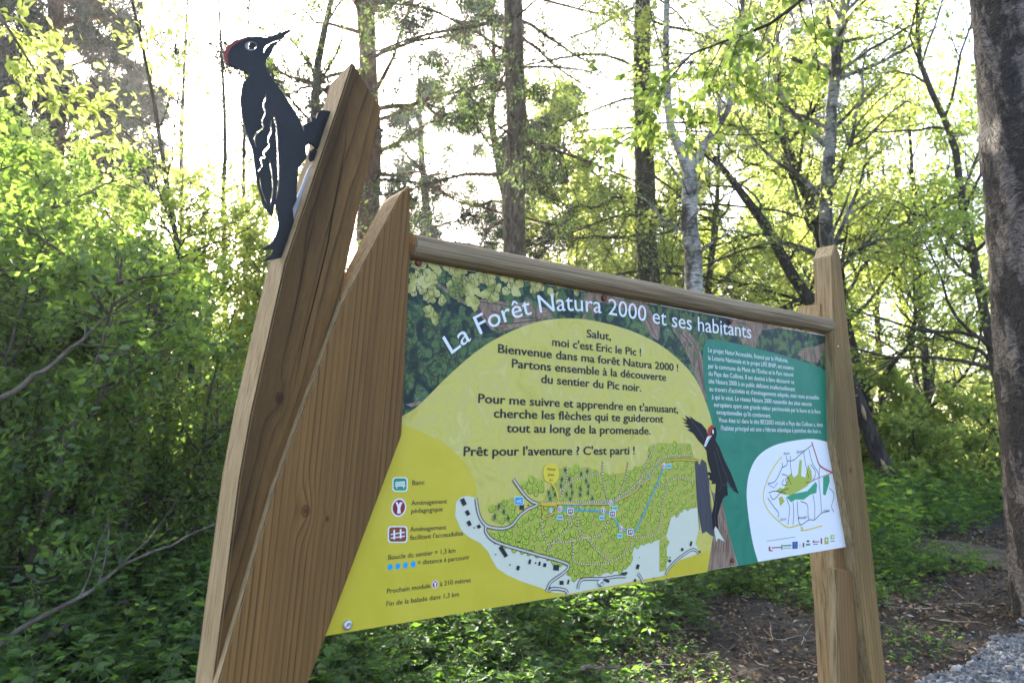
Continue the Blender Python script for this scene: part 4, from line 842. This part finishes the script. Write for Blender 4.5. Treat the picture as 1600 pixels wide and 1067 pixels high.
# second white birch right
pl = Plant(4); P, R = tp_of([(1335, -260), (1318, 0), (1306, 100), (1297, 200), (1290, 300), (1293, 400)], 8.5, (.082, .08, .072, .06, .04)); pl.trunk(P, R, birch_spec, 30, .34, .98, 1.5, 1.0, .6, 24)
plant_obj('birch_tree', pl, M['birchdim'], M['lf_spring'], 'tall birch with white lower trunk just behind the right post', 'tree', size=.05, style='leaf', ratio=.7)
# leaning dead trunk
pl = Plant(5)
P, R = tp_of([(1115, 245), (1150, 290), (1195, 350), (1235, 425), (1285, 500), (1330, 600), (1360, 680), (1392, 760)], 8.6, (.115, .10, .085, .07, .055, .03)); pl.tr = resample(P, R, 26)
for t in (.62, .7, .78, .83, .9, .95):
    q, dq = along(pl.tr[0], np.array([t])); pl.branch(q[0], unit(dq[0] * .5 + perp(dq[0], pl.rng)), pl.rng.uniform(.5, 1.4), .02, 0, [dict(K=7, wander=.22, ref=1), dict(n=5, len=.5, ang=.8, K=5)])
o = plant_obj('leaning_trunk', pl, M['barkdead'], M['lf_tree'], 'dead trunk leaning to the left behind the right post, its bark torn', 'tree', wname='trunk')
M['torn'] = noisy('torn_pale_wood', [(.30, .15, .07), (.50, .33, .2), (.62, .48, .34)], 20, .8, .4, 60, 5, (3, 3, .6))
def wound(px, py, dep, L, W, ang):
    c0 = at(px, py, dep); R_ = ROT; d = R_ @ np.array([math.cos(ang), math.sin(ang), 0]); s_ = R_ @ np.array([-math.sin(ang), math.cos(ang), 0]); f = -R_[:, 2]; mb = MB()
    pts = [(-1, .0), (-.6, .5), (-.1, .8), (.5, .6), (1, .1), (.6, -.5), (.0, -.7), (-.5, -.55)]
    V = [c0 + d * a * L + s_ * b_ * W for a, b_ in pts]; cc = [c0 + f * .02, c0 - f * .05]; n = len(V); V = np.array(V + cc); i = np.arange(n)
    mb.add(V, np.concatenate([np.stack([i, (i + 1) % n, np.full(n, n)], 1), np.stack([(i + 1) % n, i, np.full(n, n + 1)], 1)])); return mb
wound(1383, 730, 8.5, .13, .04, 1.1).build('torn_bark_patch', M['torn'], o); wound(1350, 645, 8.5, .12, .035, 1.3).build('torn_bark_patch', M['torn'], o)
# great birch at the right edge, close by
pl = Plant(6); P, R = tp_of([(1588, -600), (1597, 0), (1628, 330), (1650, 640), (1674, 900)], 4.3, (.36, .325, .30, .295, .27, .22))
pl.tr = resample(P, R, 260); mb = MB(); tubes(mb, [pl.tr], 84); V = mb.V[0].reshape(260, 84, 3); cc = pl.tr[0][:, None, :]
from mathutils import noise as mnoise
dsp = np.array([mnoise.fractal(Vector((v[0] * 9, v[1] * 9, v[2] * 2.6)), 1.0, 2.0, 3) * .016 + mnoise.noise(Vector((v[0] * 34, v[1] * 34, v[2] * 15))) * .007 for v in V.reshape(-1, 3)]).reshape(260, 84, 1)
mb.V[0] = (V + unit(V - cc) * dsp).reshape(-1, 3); b0 = pl.tr[0][0]
o = empty('birch_tree', (b0[0], b0[1], float(ground_z(b0[0], b0[1]))), 'thick old birch trunk with cracked peeling bark at the right edge', 'tree'); mb.build('trunk', M['birchold'], o, smooth=True)
# slender trees on the right and others seen through the gaps; each traced trunk has its own place and depth
slim_spec = [dict(K=8, wander=.18, grav=.02, leaf=4, ref=1.6), dict(n=9, len=.5, ang=.8, K=6, wander=.18, leaf=12, spread=.06), dict(n=3.5, len=.55, ang=.8, K=4, leaf=12, spread=.06)]
slims = [  # pts, depth, radius, limbs, label
 ([(1440, -150), (1432, 80), (1462, 160), (1492, 220), (1505, 330), (1520, 400), (1540, 500), (1562, 600)], 8.0, .055, 30, 'crooked slim tree leaning left just left of the thick old birch'),
 ([(1420, 180), (1428, 330), (1432, 400), (1440, 480), (1448, 600), (1450, 700)], 11, .07, 22, 'slim dark tree standing upright midway between right post and old birch'),
 ([(1375, 210), (1385, 330), (1400, 420), (1420, 520), (1432, 600)], 12, .055, 20, 'thin tree with a bend crossing behind the upright slim dark tree'),
 ([(1350, 180), (1358, 300), (1366, 420), (1372, 520), (1378, 640)], 13, .06, 22, 'slim leafy tree nearest to the right post on its right side'),
 ([(1185, 30), (1215, 130), (1222, 200), (1240, 260), (1265, 310), (1280, 360), (1296, 420)], 10.5, .10, 26, 'red brown pine limb shaped tree leaning between the two white birches'),
 ([(1125, 150), (1122, 260), (1120, 330), (1112, 400), (1105, 470)], 11.5, .06, 20, 'dark slim tree close on the right of the forked birch'),
 ([(1045, 280), (1046, 350), (1042, 430)], 14, .06, 18, 'small tree between dark larch and forked birch'),
 ([(972, 240), (976, 330), (980, 430)], 16, .07, 20, 'small pale leafy tree left of the dark larch'),
 ([(880, 200), (884, 300), (890, 400)], 18, .08, 22, 'leafy tree showing between the two larch trunks'),
 ([(1262, 200), (1270, 300), (1275, 400)], 15, .07, 20, 'leafy tree seen just left of the right post top'),
 ([(1560, 420), (1558, 560), (1556, 700)], 15, .08, 20, 'leafy tree half hidden by the thick old birch')]
for k, (pts, dep, r, nl, lab) in enumerate(slims):
    pl = Plant(40 + k); P, R = tp_of(pts, dep, (r, r * .95, r * .8, r * .6, r * .3)); H = P[-1][2]
    pl.trunk(P, R, slim_spec, nl, .22, .99, lambda f, H=H: (.9 + .16 * H) * (1.1 - .5 * f), 1.1, .7, 22)
    plant_obj('slender_tree', pl, M['barkdark'] if k % 3 else M['barkgrey'], M['lf_spring'] if dep > 9 else M['lf_tree'], lab, 'tree', size=.066 if dep > 9 else .055, style='far', ratio=.72)
sap_spec = [dict(K=7, wander=.14, grav=.03, leaf=8, spread=.03, ref=1.0), dict(n=6, len=.5, ang=.7, K=5, leaf=8, spread=.03)]
for k, (pts, dep, r, nl, lm, lab) in enumerate([
  ([(180, -120), (215, 40), (245, 180), (262, 300), (290, 460), (300, 600)], 5.4, .026, 22, 'lf_spring', 'thin arching sapling with yellow young leaves left of the woodpecker'),
  ([(330, -200), (345, 60), (352, 200), (350, 330), (352, 520)], 8.0, .035, 20, 'lf_spring', 'thin straight sapling against the white sky just left of the woodpecker'),
  ([(392, -100), (385, 120), (380, 260), (384, 420), (390, 560)], 9.0, .04, 20, 'lf_tree', 'thin grey sapling close behind the woodpecker back'),
  ([(540, -160), (518, 0), (500, 70), (492, 180), (486, 320)], 8.5, .07, 22, 'lf_tree', 'thin crooked tree seen between woodpecker beak and tall post'),
  ([(300, -150), (290, 60), (283, 200), (285, 360), (282, 520)], 10, .045, 22, 'lf_spring', 'slender tree with loose pale leaves over the middle of the thicket')]):
    pl = Plant(60 + k); P, R = tp_of(pts, dep, (r, r * .9, r * .75, r * .5, r * .2)); pl.trunk(P, R, sap_spec, nl, .35, .99, lambda f: 1.15 - .5 * f, 1.0, .6, 20)
    plant_obj('sapling', pl, M['barkdark'], M[lm], lab, 'tree', size=.055 if dep < 6 else .065, style='leaf' if dep < 6 else 'far', ratio=.55)
# conifers on the left and behind the tall post
pine_spec = [dict(K=8, wander=.16, grav=.01, leaf=10, lt0=.45, spread=.05, ref=1.8), dict(n=10, len=.45, ang=.85, K=6, wander=.18, grav=.02, leaf=14, lt0=.3, spread=.05, t0=.3), dict(n=3, len=.5, ang=.8, K=4, leaf=10, lt0=.3, spread=.04)]
for k, (pts, dep, r, nl, t0, ln, bark, lab) in enumerate([
  ([(95, -350), (90, 0), (86, 200), (84, 400)], 11, .17, 90, .40, 1.7, 'barkpine', 'dark dense pine crown above the shrubs at the upper left'),
  ([(560, -700), (566, -200), (575, 60), (580, 260), (575, 420)], 10, .17, 46, .34, 2.0, 'barkpine', 'dark pine behind the tip of the tall post'),
  ([(770, 20), (772, 130), (768, 200), (782, 260), (792, 320), (800, 400)], 13, .10, 30, .32, 1.9, 'barkpine', 'crooked red pine with bushy dark crown left of the larch trunk'),
  ([(655, 160), (660, 260), (668, 360), (672, 460)], 17, .14, 30, .45, 2.2, 'barkdark', 'low wide pine showing over the left end of the top rail'),
  ([(1200, -260), (1205, -60), (1210, 60), (1220, 200)], 17, .15, 34, .45, 2.3, 'barkpine', 'far pine above the gap between the white birches')]):
    pl = Plant(80 + k); P, R = tp_of(pts, dep, (r, r * .95, r * .85, r * .6, r * .3)); pl.trunk(P, R, pine_spec, nl, t0, .99, lambda f, ln=ln: ln * (1.15 - .75 * f), 1.35, .9, 24)
    plant_obj('pine_tree', pl, M[bark], M['lf_pine'], lab, 'tree', size=.11, style='needle', clump=6 if k else 10, jitter=.05, ratio=.15, upbias=.2)

# the left hand thicket: each shrub is its own plant
shrub_spec = [dict(K=8, wander=.14, grav=.015, leaf=8, spread=.03, ref=1.0), dict(n=8, len=.52, ang=.75, lift=.2, K=6, wander=.16, leaf=11, spread=.03, t0=.2), dict(n=3.6, len=.55, ang=.8, K=4, leaf=10, spread=.025)]
def make_shrub(seed, base, H, nst, spread, spec, lean=(0, 0), rad=.022):
    pl = Plant(seed); rng = pl.rng; pl.base = np.array(base, float)
    for i in range(nst):
        az = i * 6.283 / nst + rng.uniform(-.4, .4); d = unit(np.array([math.cos(az) * spread + lean[0], math.sin(az) * spread + lean[1], 1.0])); L = H * rng.uniform(.75, 1.1)
        p0 = pl.base + np.array([math.cos(az), math.sin(az), 0]) * .06 - UP * .05
        P, R = limb(rng, p0, d, L, rad, 10, .07, .02, .2); pl.wood.append((P, R)); pl.foliate(P, int(14 * H), .3, .03)
        for t in rng.uniform(.06, 1, int(8.5 * H)):
            q, dq = along(P, np.array([min(t, .999)])); nd = unit(dq[0] * .5 + perp(dq[0], rng) * .9 + UP * .15); pl.branch(q[0], nd, H * rng.uniform(.16, .34) * (1.25 - .6 * t), .010, 0, spec)
    return pl
near_spec = [dict(K=8, wander=.16, grav=.0, leaf=9, spread=.03, ref=1.0, out=.9), dict(n=8, len=.55, ang=.85, K=6, wander=.2, leaf=10, spread=.03, t0=.15, out=.9), dict(n=3.6, len=.6, ang=.8, K=4, leaf=8, spread=.025, out=.9)]
shr = [((40, 640), 3.5, 2.3, 6, .32, near_spec, 'lf_shrub', .042, 'broad dark leafed shrub nearest the left edge of the photo'), ((175, 640), 4.0, 2.3, 5, .26, near_spec, 'lf_shrub', .036, 'tall fine leafed shrub second from the left edge'), ((300, 650), 4.4, 1.9, 5, .28, near_spec, 'lf_shrub', .034, 'fine leafed shrub just left of the tall post'),
       ((-70, 640), 4.4, 2.8, 6, .26, near_spec, 'lf_shrub', .042, 'tall shrub cut by the left edge'), ((95, 620), 5.9, 3.3, 5, .24, shrub_spec, 'lf_tree', .042, 'tall bright green shrub rising behind the dark ones at left'), ((250, 620), 6.3, 3.1, 5, .26, shrub_spec, 'lf_spring', .042, 'high yellow green shrub below the metal woodpecker'),
       ((380, 640), 6.4, 2.5, 6, .28, shrub_spec, 'lf_spring', .042, 'bright shrub seen below the woodpecker tail'), ((-30, 620), 6.6, 3.8, 5, .22, shrub_spec, 'lf_tree', .046, 'tall bright shrub at the left edge behind the dark ones')]
for k, (px, dep, H, ns, sp_, nm, lm, sz, lab) in enumerate(shr):
    b_ = at(px[0], px[1], dep); b_[2] = float(ground_z(b_[0], b_[1])); pl = make_shrub(120 + k, b_, H, ns, sp_, nm)
    plant_obj('shrub', pl, M['barkshrub'], M[lm], lab, 'shrub', size=sz, style='leaf' if dep < 7 else 'far', wname='stems', cname='foliage', ratio=.58)
# shrubs on the right under the slim trees
for k, (px, dep, H, lm, lab) in enumerate([((1430, 760), 9.5, 2.0, 'lf_spring', 'spreading bright shrub right of the leaning dead trunk'), ((1545, 760), 10.5, 1.6, 'lf_spring', 'bright shrub beside the thick old birch above the nettles'), ((1200, 700), 13, 2.8, 'lf_spring', 'bright shrub hidden mostly by the right end of board'), ((1050, 680), 14, 3.4, 'lf_spring', 'bright bush behind the white birch foot'), ((930, 660), 15, 3.6, 'lf_spring', 'bright bush behind the middle of the rail'), ((720, 640), 15, 3.8, 'lf_spring', 'bright bush behind the left end of the rail')]):
    b_ = at(px[0], px[1], dep); b_[2] = float(ground_z(b_[0], b_[1])); pl = make_shrub(160 + k, b_, H, 6, .45, shrub_spec, rad=.03)
    plant_obj('shrub', pl, M['barkdark'], M[lm], lab, 'shrub', size=.075, style='far', wname='stems', cname='foliage', ratio=.65)

# the wood beyond: tree prototypes, copied
far_spec = [dict(K=7, wander=.18, grav=.02, leaf=8, ref=2), dict(n=9, len=.5, ang=.8, K=5, wander=.2, leaf=14, spread=.10), dict(n=3.5, len=.55, ang=.8, K=4, leaf=14, spread=.10)]
protos = []
for k in range(4):
    pl = Plant(200 + k); r_ = pl.rng; H = 9 + 1.5 * k; base = np.array([0, 60.0 + 8 * k, 0]); P = [base - UP * .3]; 
    for i in range(6): P.append(P[-1] + np.array([r_.normal(0, .28), r_.normal(0, .28), (H + .3) / 6]))
    pl.trunk(np.array(P), np.linspace(.13, .03, 7), far_spec, 34, .12, .99, lambda f: 2.3 - 1.2 * f, 1.2, .7, 20)
    protos.append(plant_obj('woodland_tree', pl, M['barkdark'] if k % 2 else M['barkgrey'], M['lf_spring'] if k != 2 else M['lf_tree'], 'slim tree with yellow green spring leaves in the wood behind', 'tree', 'leafy trees of the wood behind', size=.125, style='far', ratio=.75, root=base))
r_ = np.random.default_rng(77); used = 0
for row, (dep, n_, spread) in enumerate(((16, 12, 1), (20, 14, 1), (26, 15, 1), (36, 18, 1))):
    for i in range(n_):
        px = -260 + (i + r_.uniform(.15, .85)) * 2080 / n_
        if px < 760 and row == 0: continue
        d_ = dep * r_.uniform(.88, 1.12); p = at(px, 690, d_); z = float(ground_z(p[0], p[1])); pr = protos[r_.integers(4)]
        s_ = r_.uniform(.62, .95) * (1 if row < 2 else 1.05)
        if px < 900: s_ *= .55 if row < 2 else .7
        elif 1300 < px < 1660:
            if row < 2: continue
            s_ *= .55
        if used < 4: o = protos[used]; o.location = (p[0], p[1], z); o.rotation_euler = (0, 0, r_.uniform(0, 6.28)); o.scale = (s_,) * 3
        else: dup(pr, (p[0], p[1], z), r_.uniform(0, 6.28), s_)
        used += 1

# an overhanging twig with big young leaves, from the crown over the camera
twig_spec = [dict(K=7, wander=.14, grav=-.02, leaf=9, spread=.01, ref=.4), dict(n=5, len=.5, ang=.8, K=5, leaf=7, spread=.01)]
pl = Plant(300); Q = np.array([at(a_, b_, d_) for a_, b_, d_ in ((1320, -90, 2.6), (1255, 0, 2.7), (1200, 40, 2.75), (1140, 62, 2.8), (1080, 85, 2.9), (1040, 130, 2.95), (1015, 190, 3.0))]); Q, R = resample(Q, np.linspace(.009, .002, 7), 20); pl.wood.append((Q, R)); pl.base = Q[0]
for t in np.linspace(.15, .99, 20): q, dq = along(Q, np.array([t])); pl.branch(q[0], unit(dq[0] * .6 + perp(dq[0], pl.rng) * .7 - UP * .35), pl.rng.uniform(.15, .5), .003, 0, twig_spec)
plant_obj('overhanging_branch', pl, M['barkdark'], M['lf_tree'], 'thin branch with fresh green leaves hanging in from the top of the photo', 'branch', size=.042, wname='twigs', cname='leaves', ratio=.72, root=Q[0])
pl = Plant(301); Q = np.array([at(a_, b_, d_) for a_, b_, d_ in ((-80, -60, 3.0), (10, 40, 3.1), (60, 120, 3.2), (110, 200, 3.3))]); Q, R = resample(Q, np.linspace(.009, .002, 4), 16); pl.wood.append((Q, R)); pl.base = Q[0]
for t in np.linspace(.1, .99, 14): q, dq = along(Q, np.array([t])); pl.branch(q[0], unit(dq[0] * .6 + perp(dq[0], pl.rng) * .8), pl.rng.uniform(.15, .4), .003, 0, twig_spec)
plant_obj('overhanging_branch', pl, M['barkshrub'], M['lf_spring'], 'leafy twig hanging in at the upper left corner', 'branch', size=.05, wname='twigs', cname='leaves', ratio=.5, root=Q[0])

# ------------------------------------------------------------------ low growth
def sprigs(name, pts, hmin, hmax, nl, size, mat, smat, label, cat, seed, arch=.5, style='leaf', ratio=.62, stem=True, loc=None, trif=False):
    r = np.random.default_rng(seed); n = len(pts); H = r.uniform(hmin, hmax, n) ; K = 5; az = r.uniform(0, 6.283, n); t = np.linspace(0, 1, K)
    lean = r.uniform(.1, arch, n) * H
    P = np.zeros((n, K, 3)); P[:, :, 0] = pts[:, 0, None] + (lean * np.cos(az))[:, None] * t ** 1.6; P[:, :, 1] = pts[:, 1, None] + (lean * np.sin(az))[:, None] * t ** 1.6; P[:, :, 2] = pts[:, 2, None] + H[:, None] * (t - .25 * t * t * arch)
    root = None
    m = n * nl; tt = np.tile(np.linspace(.18, 1, nl), n) * 3.999; i = tt.astype(int); f = (tt - i)[:, None]; who = np.repeat(np.arange(n), nl)
    p = P[who, i] * (1 - f) + P[who, i + 1] * f; g = r.uniform(0, 6.283, m); D = np.stack([np.cos(g), np.sin(g), r.normal(.1, .3, m)], 1); L = size * r.uniform(.55, 1.25, m); L *= np.where(tt > 3.6, .6, 1)
    Nn = r.standard_normal((m, 3)) * .35 + UP; mb = MB(); q = p + D * (L * .55)[:, None]
    leaves(mb, q, D, Nn, L, L * ratio, style)
    if trif:
        for a_ in (1.25, -1.25):
            D2 = np.stack([D[:, 0] * math.cos(a_) - D[:, 1] * math.sin(a_), D[:, 0] * math.sin(a_) + D[:, 1] * math.cos(a_), D[:, 2]], 1); leaves(mb, q, D2, Nn, L * .85, L * .85 * ratio, style)
    o = tag(mb.build(name, mat, loc=loc), label, cat, kind='stuff'); 
    if stem:
        sb_ = MB(); tubes(sb_, [(a_, np.linspace(.0022, .001, K)) for a_ in P], 3); sb_.build('stems', smat, o)
    return o
def scatter(n, x0, x1, y0, y1, seed, ok=lambda x, y: True):
    r = np.random.default_rng(seed); out = []
    while len(out) < n:
        x, y = r.uniform(x0, x1), r.uniform(y0, y1)
        if ok(x, y, r): out.append((x, y, float(ground_z(x, y)) - .01))
    return np.array(out)
M['stem'] = plain('green_stem', (.06, .085, .03), .7)
trail_poly = [tuple(on_z(*p)[:2]) for p in tpx[0] + tpx[1]]
def notpath(x, y): return not inside((x, y), gravel_poly) and not inside((x, y), trail_poly)
def nz2(x, y, s=1.0): return math.sin(x * 2.1 * s + 1.3 * math.sin(y * 1.7 * s)) * math.cos(y * 2.4 * s + .8 * math.sin(x * 1.1 * s))
# brambles behind and under the board; bare soil in front of them
def edge(x): return 1.62 + .02 * (x - 1) + .16 * math.sin(x * 2.2) 
sprigs('bramble_cover', scatter(2900, .15, 5.6, 1.3, 3.6, 31, lambda x, y, r: y > edge(x) + r.normal(0, .16) and notpath(x, y)), .14, .5, 7, .05, M['lf_bramble'], M['stem'], 'low bramble and nettle leaves growing behind the board', 'undergrowth', 33, .9, loc=(2, 2, 0), trif=True)
sprigs('bramble_cover', scatter(900, -.1, 1.75, .9, 2.2, 34, lambda x, y, r: nz2(x, y) > -.6 and r.random() < 1.5 - .6 * x), .06, .28, 6, .042, M['lf_bramble'], M['stem'], 'small bramble leaves under the lower left corner of the board', 'undergrowth', 35, .9, loc=(1, 1, 0), trif=True)
sprigs('seedling_cover', scatter(420, 1.2, 5.0, .5, 2.2, 36, lambda x, y, r: notpath(x, y) and nz2(x, y) > .1), .03, .14, 5, .032, M['lf_nettle'], M['stem'], 'sparse green seedlings on the bare soil', 'seedlings', 37, .7, loc=(2, 1, 0))
# left floor of the thicket
sprigs('thicket_undergrowth', scatter(2300, -1.6, .75, 1.25, 5.5, 38, lambda x, y, r: True), .12, .7, 8, .05, M['lf_bramble'], M['stem'], 'dark bramble undergrowth filling the floor of the left thicket', 'undergrowth', 39, .8, loc=(-.5, 3, 0), trif=True)
sprigs('thicket_undergrowth', scatter(900, -3, 4, 5.0, 11, 42, lambda x, y, r: True), .2, .9, 8, .08, M['lf_nettle'], M['stem'], 'nettles and brambles behind the thicket in the sun', 'undergrowth', 43, .6, loc=(0, 7, 0))
# nettle bank right
def bank(x, y, r):
    return notpath(x, y) and y > 1.75 + .16 * (x - 5.5) + r.normal(0, .12)
sprigs('nettle_bank', scatter(5200, 5.4, 14.5, 1.2, 8.5, 44, bank), .4, .85, 9, .095, M['lf_nettle'], M['stem'], 'bank of knee high green nettles beyond the trail', 'nettles', 45, .35, style='leaf', loc=(9, 4, 0))
sprigs('bank_foot_weeds', scatter(900, 3.5, 6.6, 1.15, 2.7, 46, lambda x, y, r: notpath(x, y) and r.random() < .5 + .5 * nz2(x, y, 1.3)), .05, .3, 6, .05, M['lf_nettle'], M['stem'], 'green weeds at the near edge of the earth trail', 'weeds', 47, .6, loc=(5, 2, 0))
sprigs('woodland_cover', scatter(5200, -8, 34, 5, 34, 48, lambda x, y, r: y > 8.5 or x > 14 ), .25, .9, 7, .15, M['lf_nettle'], M['stem'], 'green ground cover under the far trees', 'ground cover', 49, .5, style='far', stem=False, loc=(8, 12, 0))
# dry stalks and twigs on the soil
r_ = np.random.default_rng(60); L = []
for q in range(520):
    if q < 260: x, y = r_.normal(1.25, .35), r_.normal(1.75, .22)
    else: x, y = r_.uniform(1.0, 5.2), r_.uniform(.7, 2.9)
    if not notpath(x, y): continue
    g = r_.uniform(0, 6.28); d = np.array([math.cos(g), math.sin(g), r_.normal(.12, .22)]); P, R = limb(r_, (x, y, float(ground_z(x, y)) + .015), d, r_.uniform(.08, .42), r_.uniform(.0012, .0032), 6, .14, -.04); P[:, 2] = np.maximum(P[:, 2], ground_z(P[:, 0], P[:, 1]) + .008); L.append((P, R))
mb = MB(); tubes(mb, L, 4); tag(mb.build('dry_stalks', M['straw'], loc=(1.5, 1.8, 0)), 'tangle of straw coloured dry stalks and twigs on the soil', 'dry stalks', kind='stuff')
def stick(name, pts, r, label, mat, seed, side=0, cat='branch'):
    rr3 = np.random.default_rng(seed); Q = np.array([at(*p) for p in pts]); Q, R = resample(Q, np.linspace(r, r * .35, len(pts)), 16); Q[1:-1] += rr3.standard_normal((14, 3)) * .006; ln = [(Q, R)]
    for k in range(side):
        q, dq = along(Q, np.array([rr3.uniform(.35, .95)])); ln.append(limb(rr3, q[0], unit(dq[0] + perp(dq[0], rr3) * .8), rr3.uniform(.15, .45), r * .4, 16, .06, 0))
    mb = MB(); tubes(mb, ln, 6, .05, rr3); return tag(mb.build(name, mat, loc=Q[0], smooth=True), label, cat)
M['deadwood'] = noisy('bleached_dead_wood', [(.05, .04, .03), (.12, .10, .078), (.21, .18, .145)], 6, .85, .4, 50, 5, (3, 3, 3))
stick('fallen_branch', [(-30, 1025, 2.3), (60, 968, 2.45), (130, 930, 2.6), (200, 880, 2.75), (270, 848, 2.9), (345, 812, 3.1)], .0105, 'long grey dead branch slanting up through the brambles at lower left', M['deadwood'], 1, 3)
stick('fallen_branch', [(0, 1030, 2.7), (60, 1000, 2.8), (130, 965, 2.95), (200, 940, 3.1)], .022, 'shorter thicker dead branch lying below the long one at lower left', M['deadwood'], 2, 0)
stick('fallen_branch', [(-20, 640, 2.6), (50, 590, 2.7), (110, 545, 2.85), (160, 500, 3.0), (200, 470, 3.1)], .011, 'dark bare limb rising from the left edge', M['barkshrub'], 4, 3)
stick('fallen_stick', [(905, 1043, 2.55), (940, 1040, 2.6), (975, 1042, 2.65)], .009, 'short pale stick lying on bare soil under the board', M['deadwood'], 5, 0, 'stick')
stick('fallen_stick', [(1520, 955, 4.6), (1535, 962, 4.6), (1552, 968, 4.55)], .02, 'short orange brown stick on the soil right of the board', M['torn'], 6, 0, 'stick')
rk = np.random.default_rng(9)
for px, py, s_, lab in ((1558, 1000, .035, 'pale stone at the upper edge of the gravel'), (45, 1045, .07, 'mossy stone at the lower left corner')):
    p = on_z(px, py); p[2] = float(ground_z(p[0], p[1])) + s_ * .15; b3 = bmesh.new(); bmesh.ops.create_icosphere(b3, subdivisions=3, radius=1)
    for v in b3.verts: v.co *= 1 + .12 * math.sin(v.co.x * 3 + px) * math.cos(v.co.y * 4) ; v.co = Vector((v.co.x * s_ * 1.3 + p[0], v.co.y * s_ + p[1], v.co.z * s_ * .55 + p[2]))
    me = bpy.data.meshes.new('stone'); b3.to_mesh(me); b3.free(); tag(link('stone', me, M['gravel'], loc=p, smooth=True), lab, 'stone')

# ------------------------------------------------------------------ the hazy morning air
def hazebox(x0, x1, y0, y1, z0, z1):
    V = np.array([[x, y, z] for x in (x0, x1) for y in (y0, y1) for z in (z0, z1)]); F = np.array([[0, 1, 3, 2], [4, 6, 7, 5], [0, 4, 5, 1], [2, 3, 7, 6], [0, 2, 6, 4], [1, 5, 7, 3]])
    m = bpy.data.materials.new('haze'); m.use_nodes = True; nt = m.node_tree; nt.nodes.remove(nt.nodes['Principled BSDF'])
    v = N(nt, 'VolumePrincipled', inp={'Color': (1, 1, 1, 1), 'Density': HAZE, 'Anisotropy': .55}); nt.links.new(v.outputs[0], nt.nodes['Material Output'].inputs['Volume'])
    tag(link('haze', mesh_from('haze', V, [F]), m), 'thin bright morning haze between the trees', 'haze', kind='stuff')
HAZE = .0020
SC.cycles.volume_bounces = 0; SC.cycles.volume_step_rate = 4; SC.cycles.volume_max_steps = 64
hazebox(-45, 60, -8, 60, -1.2, 24)
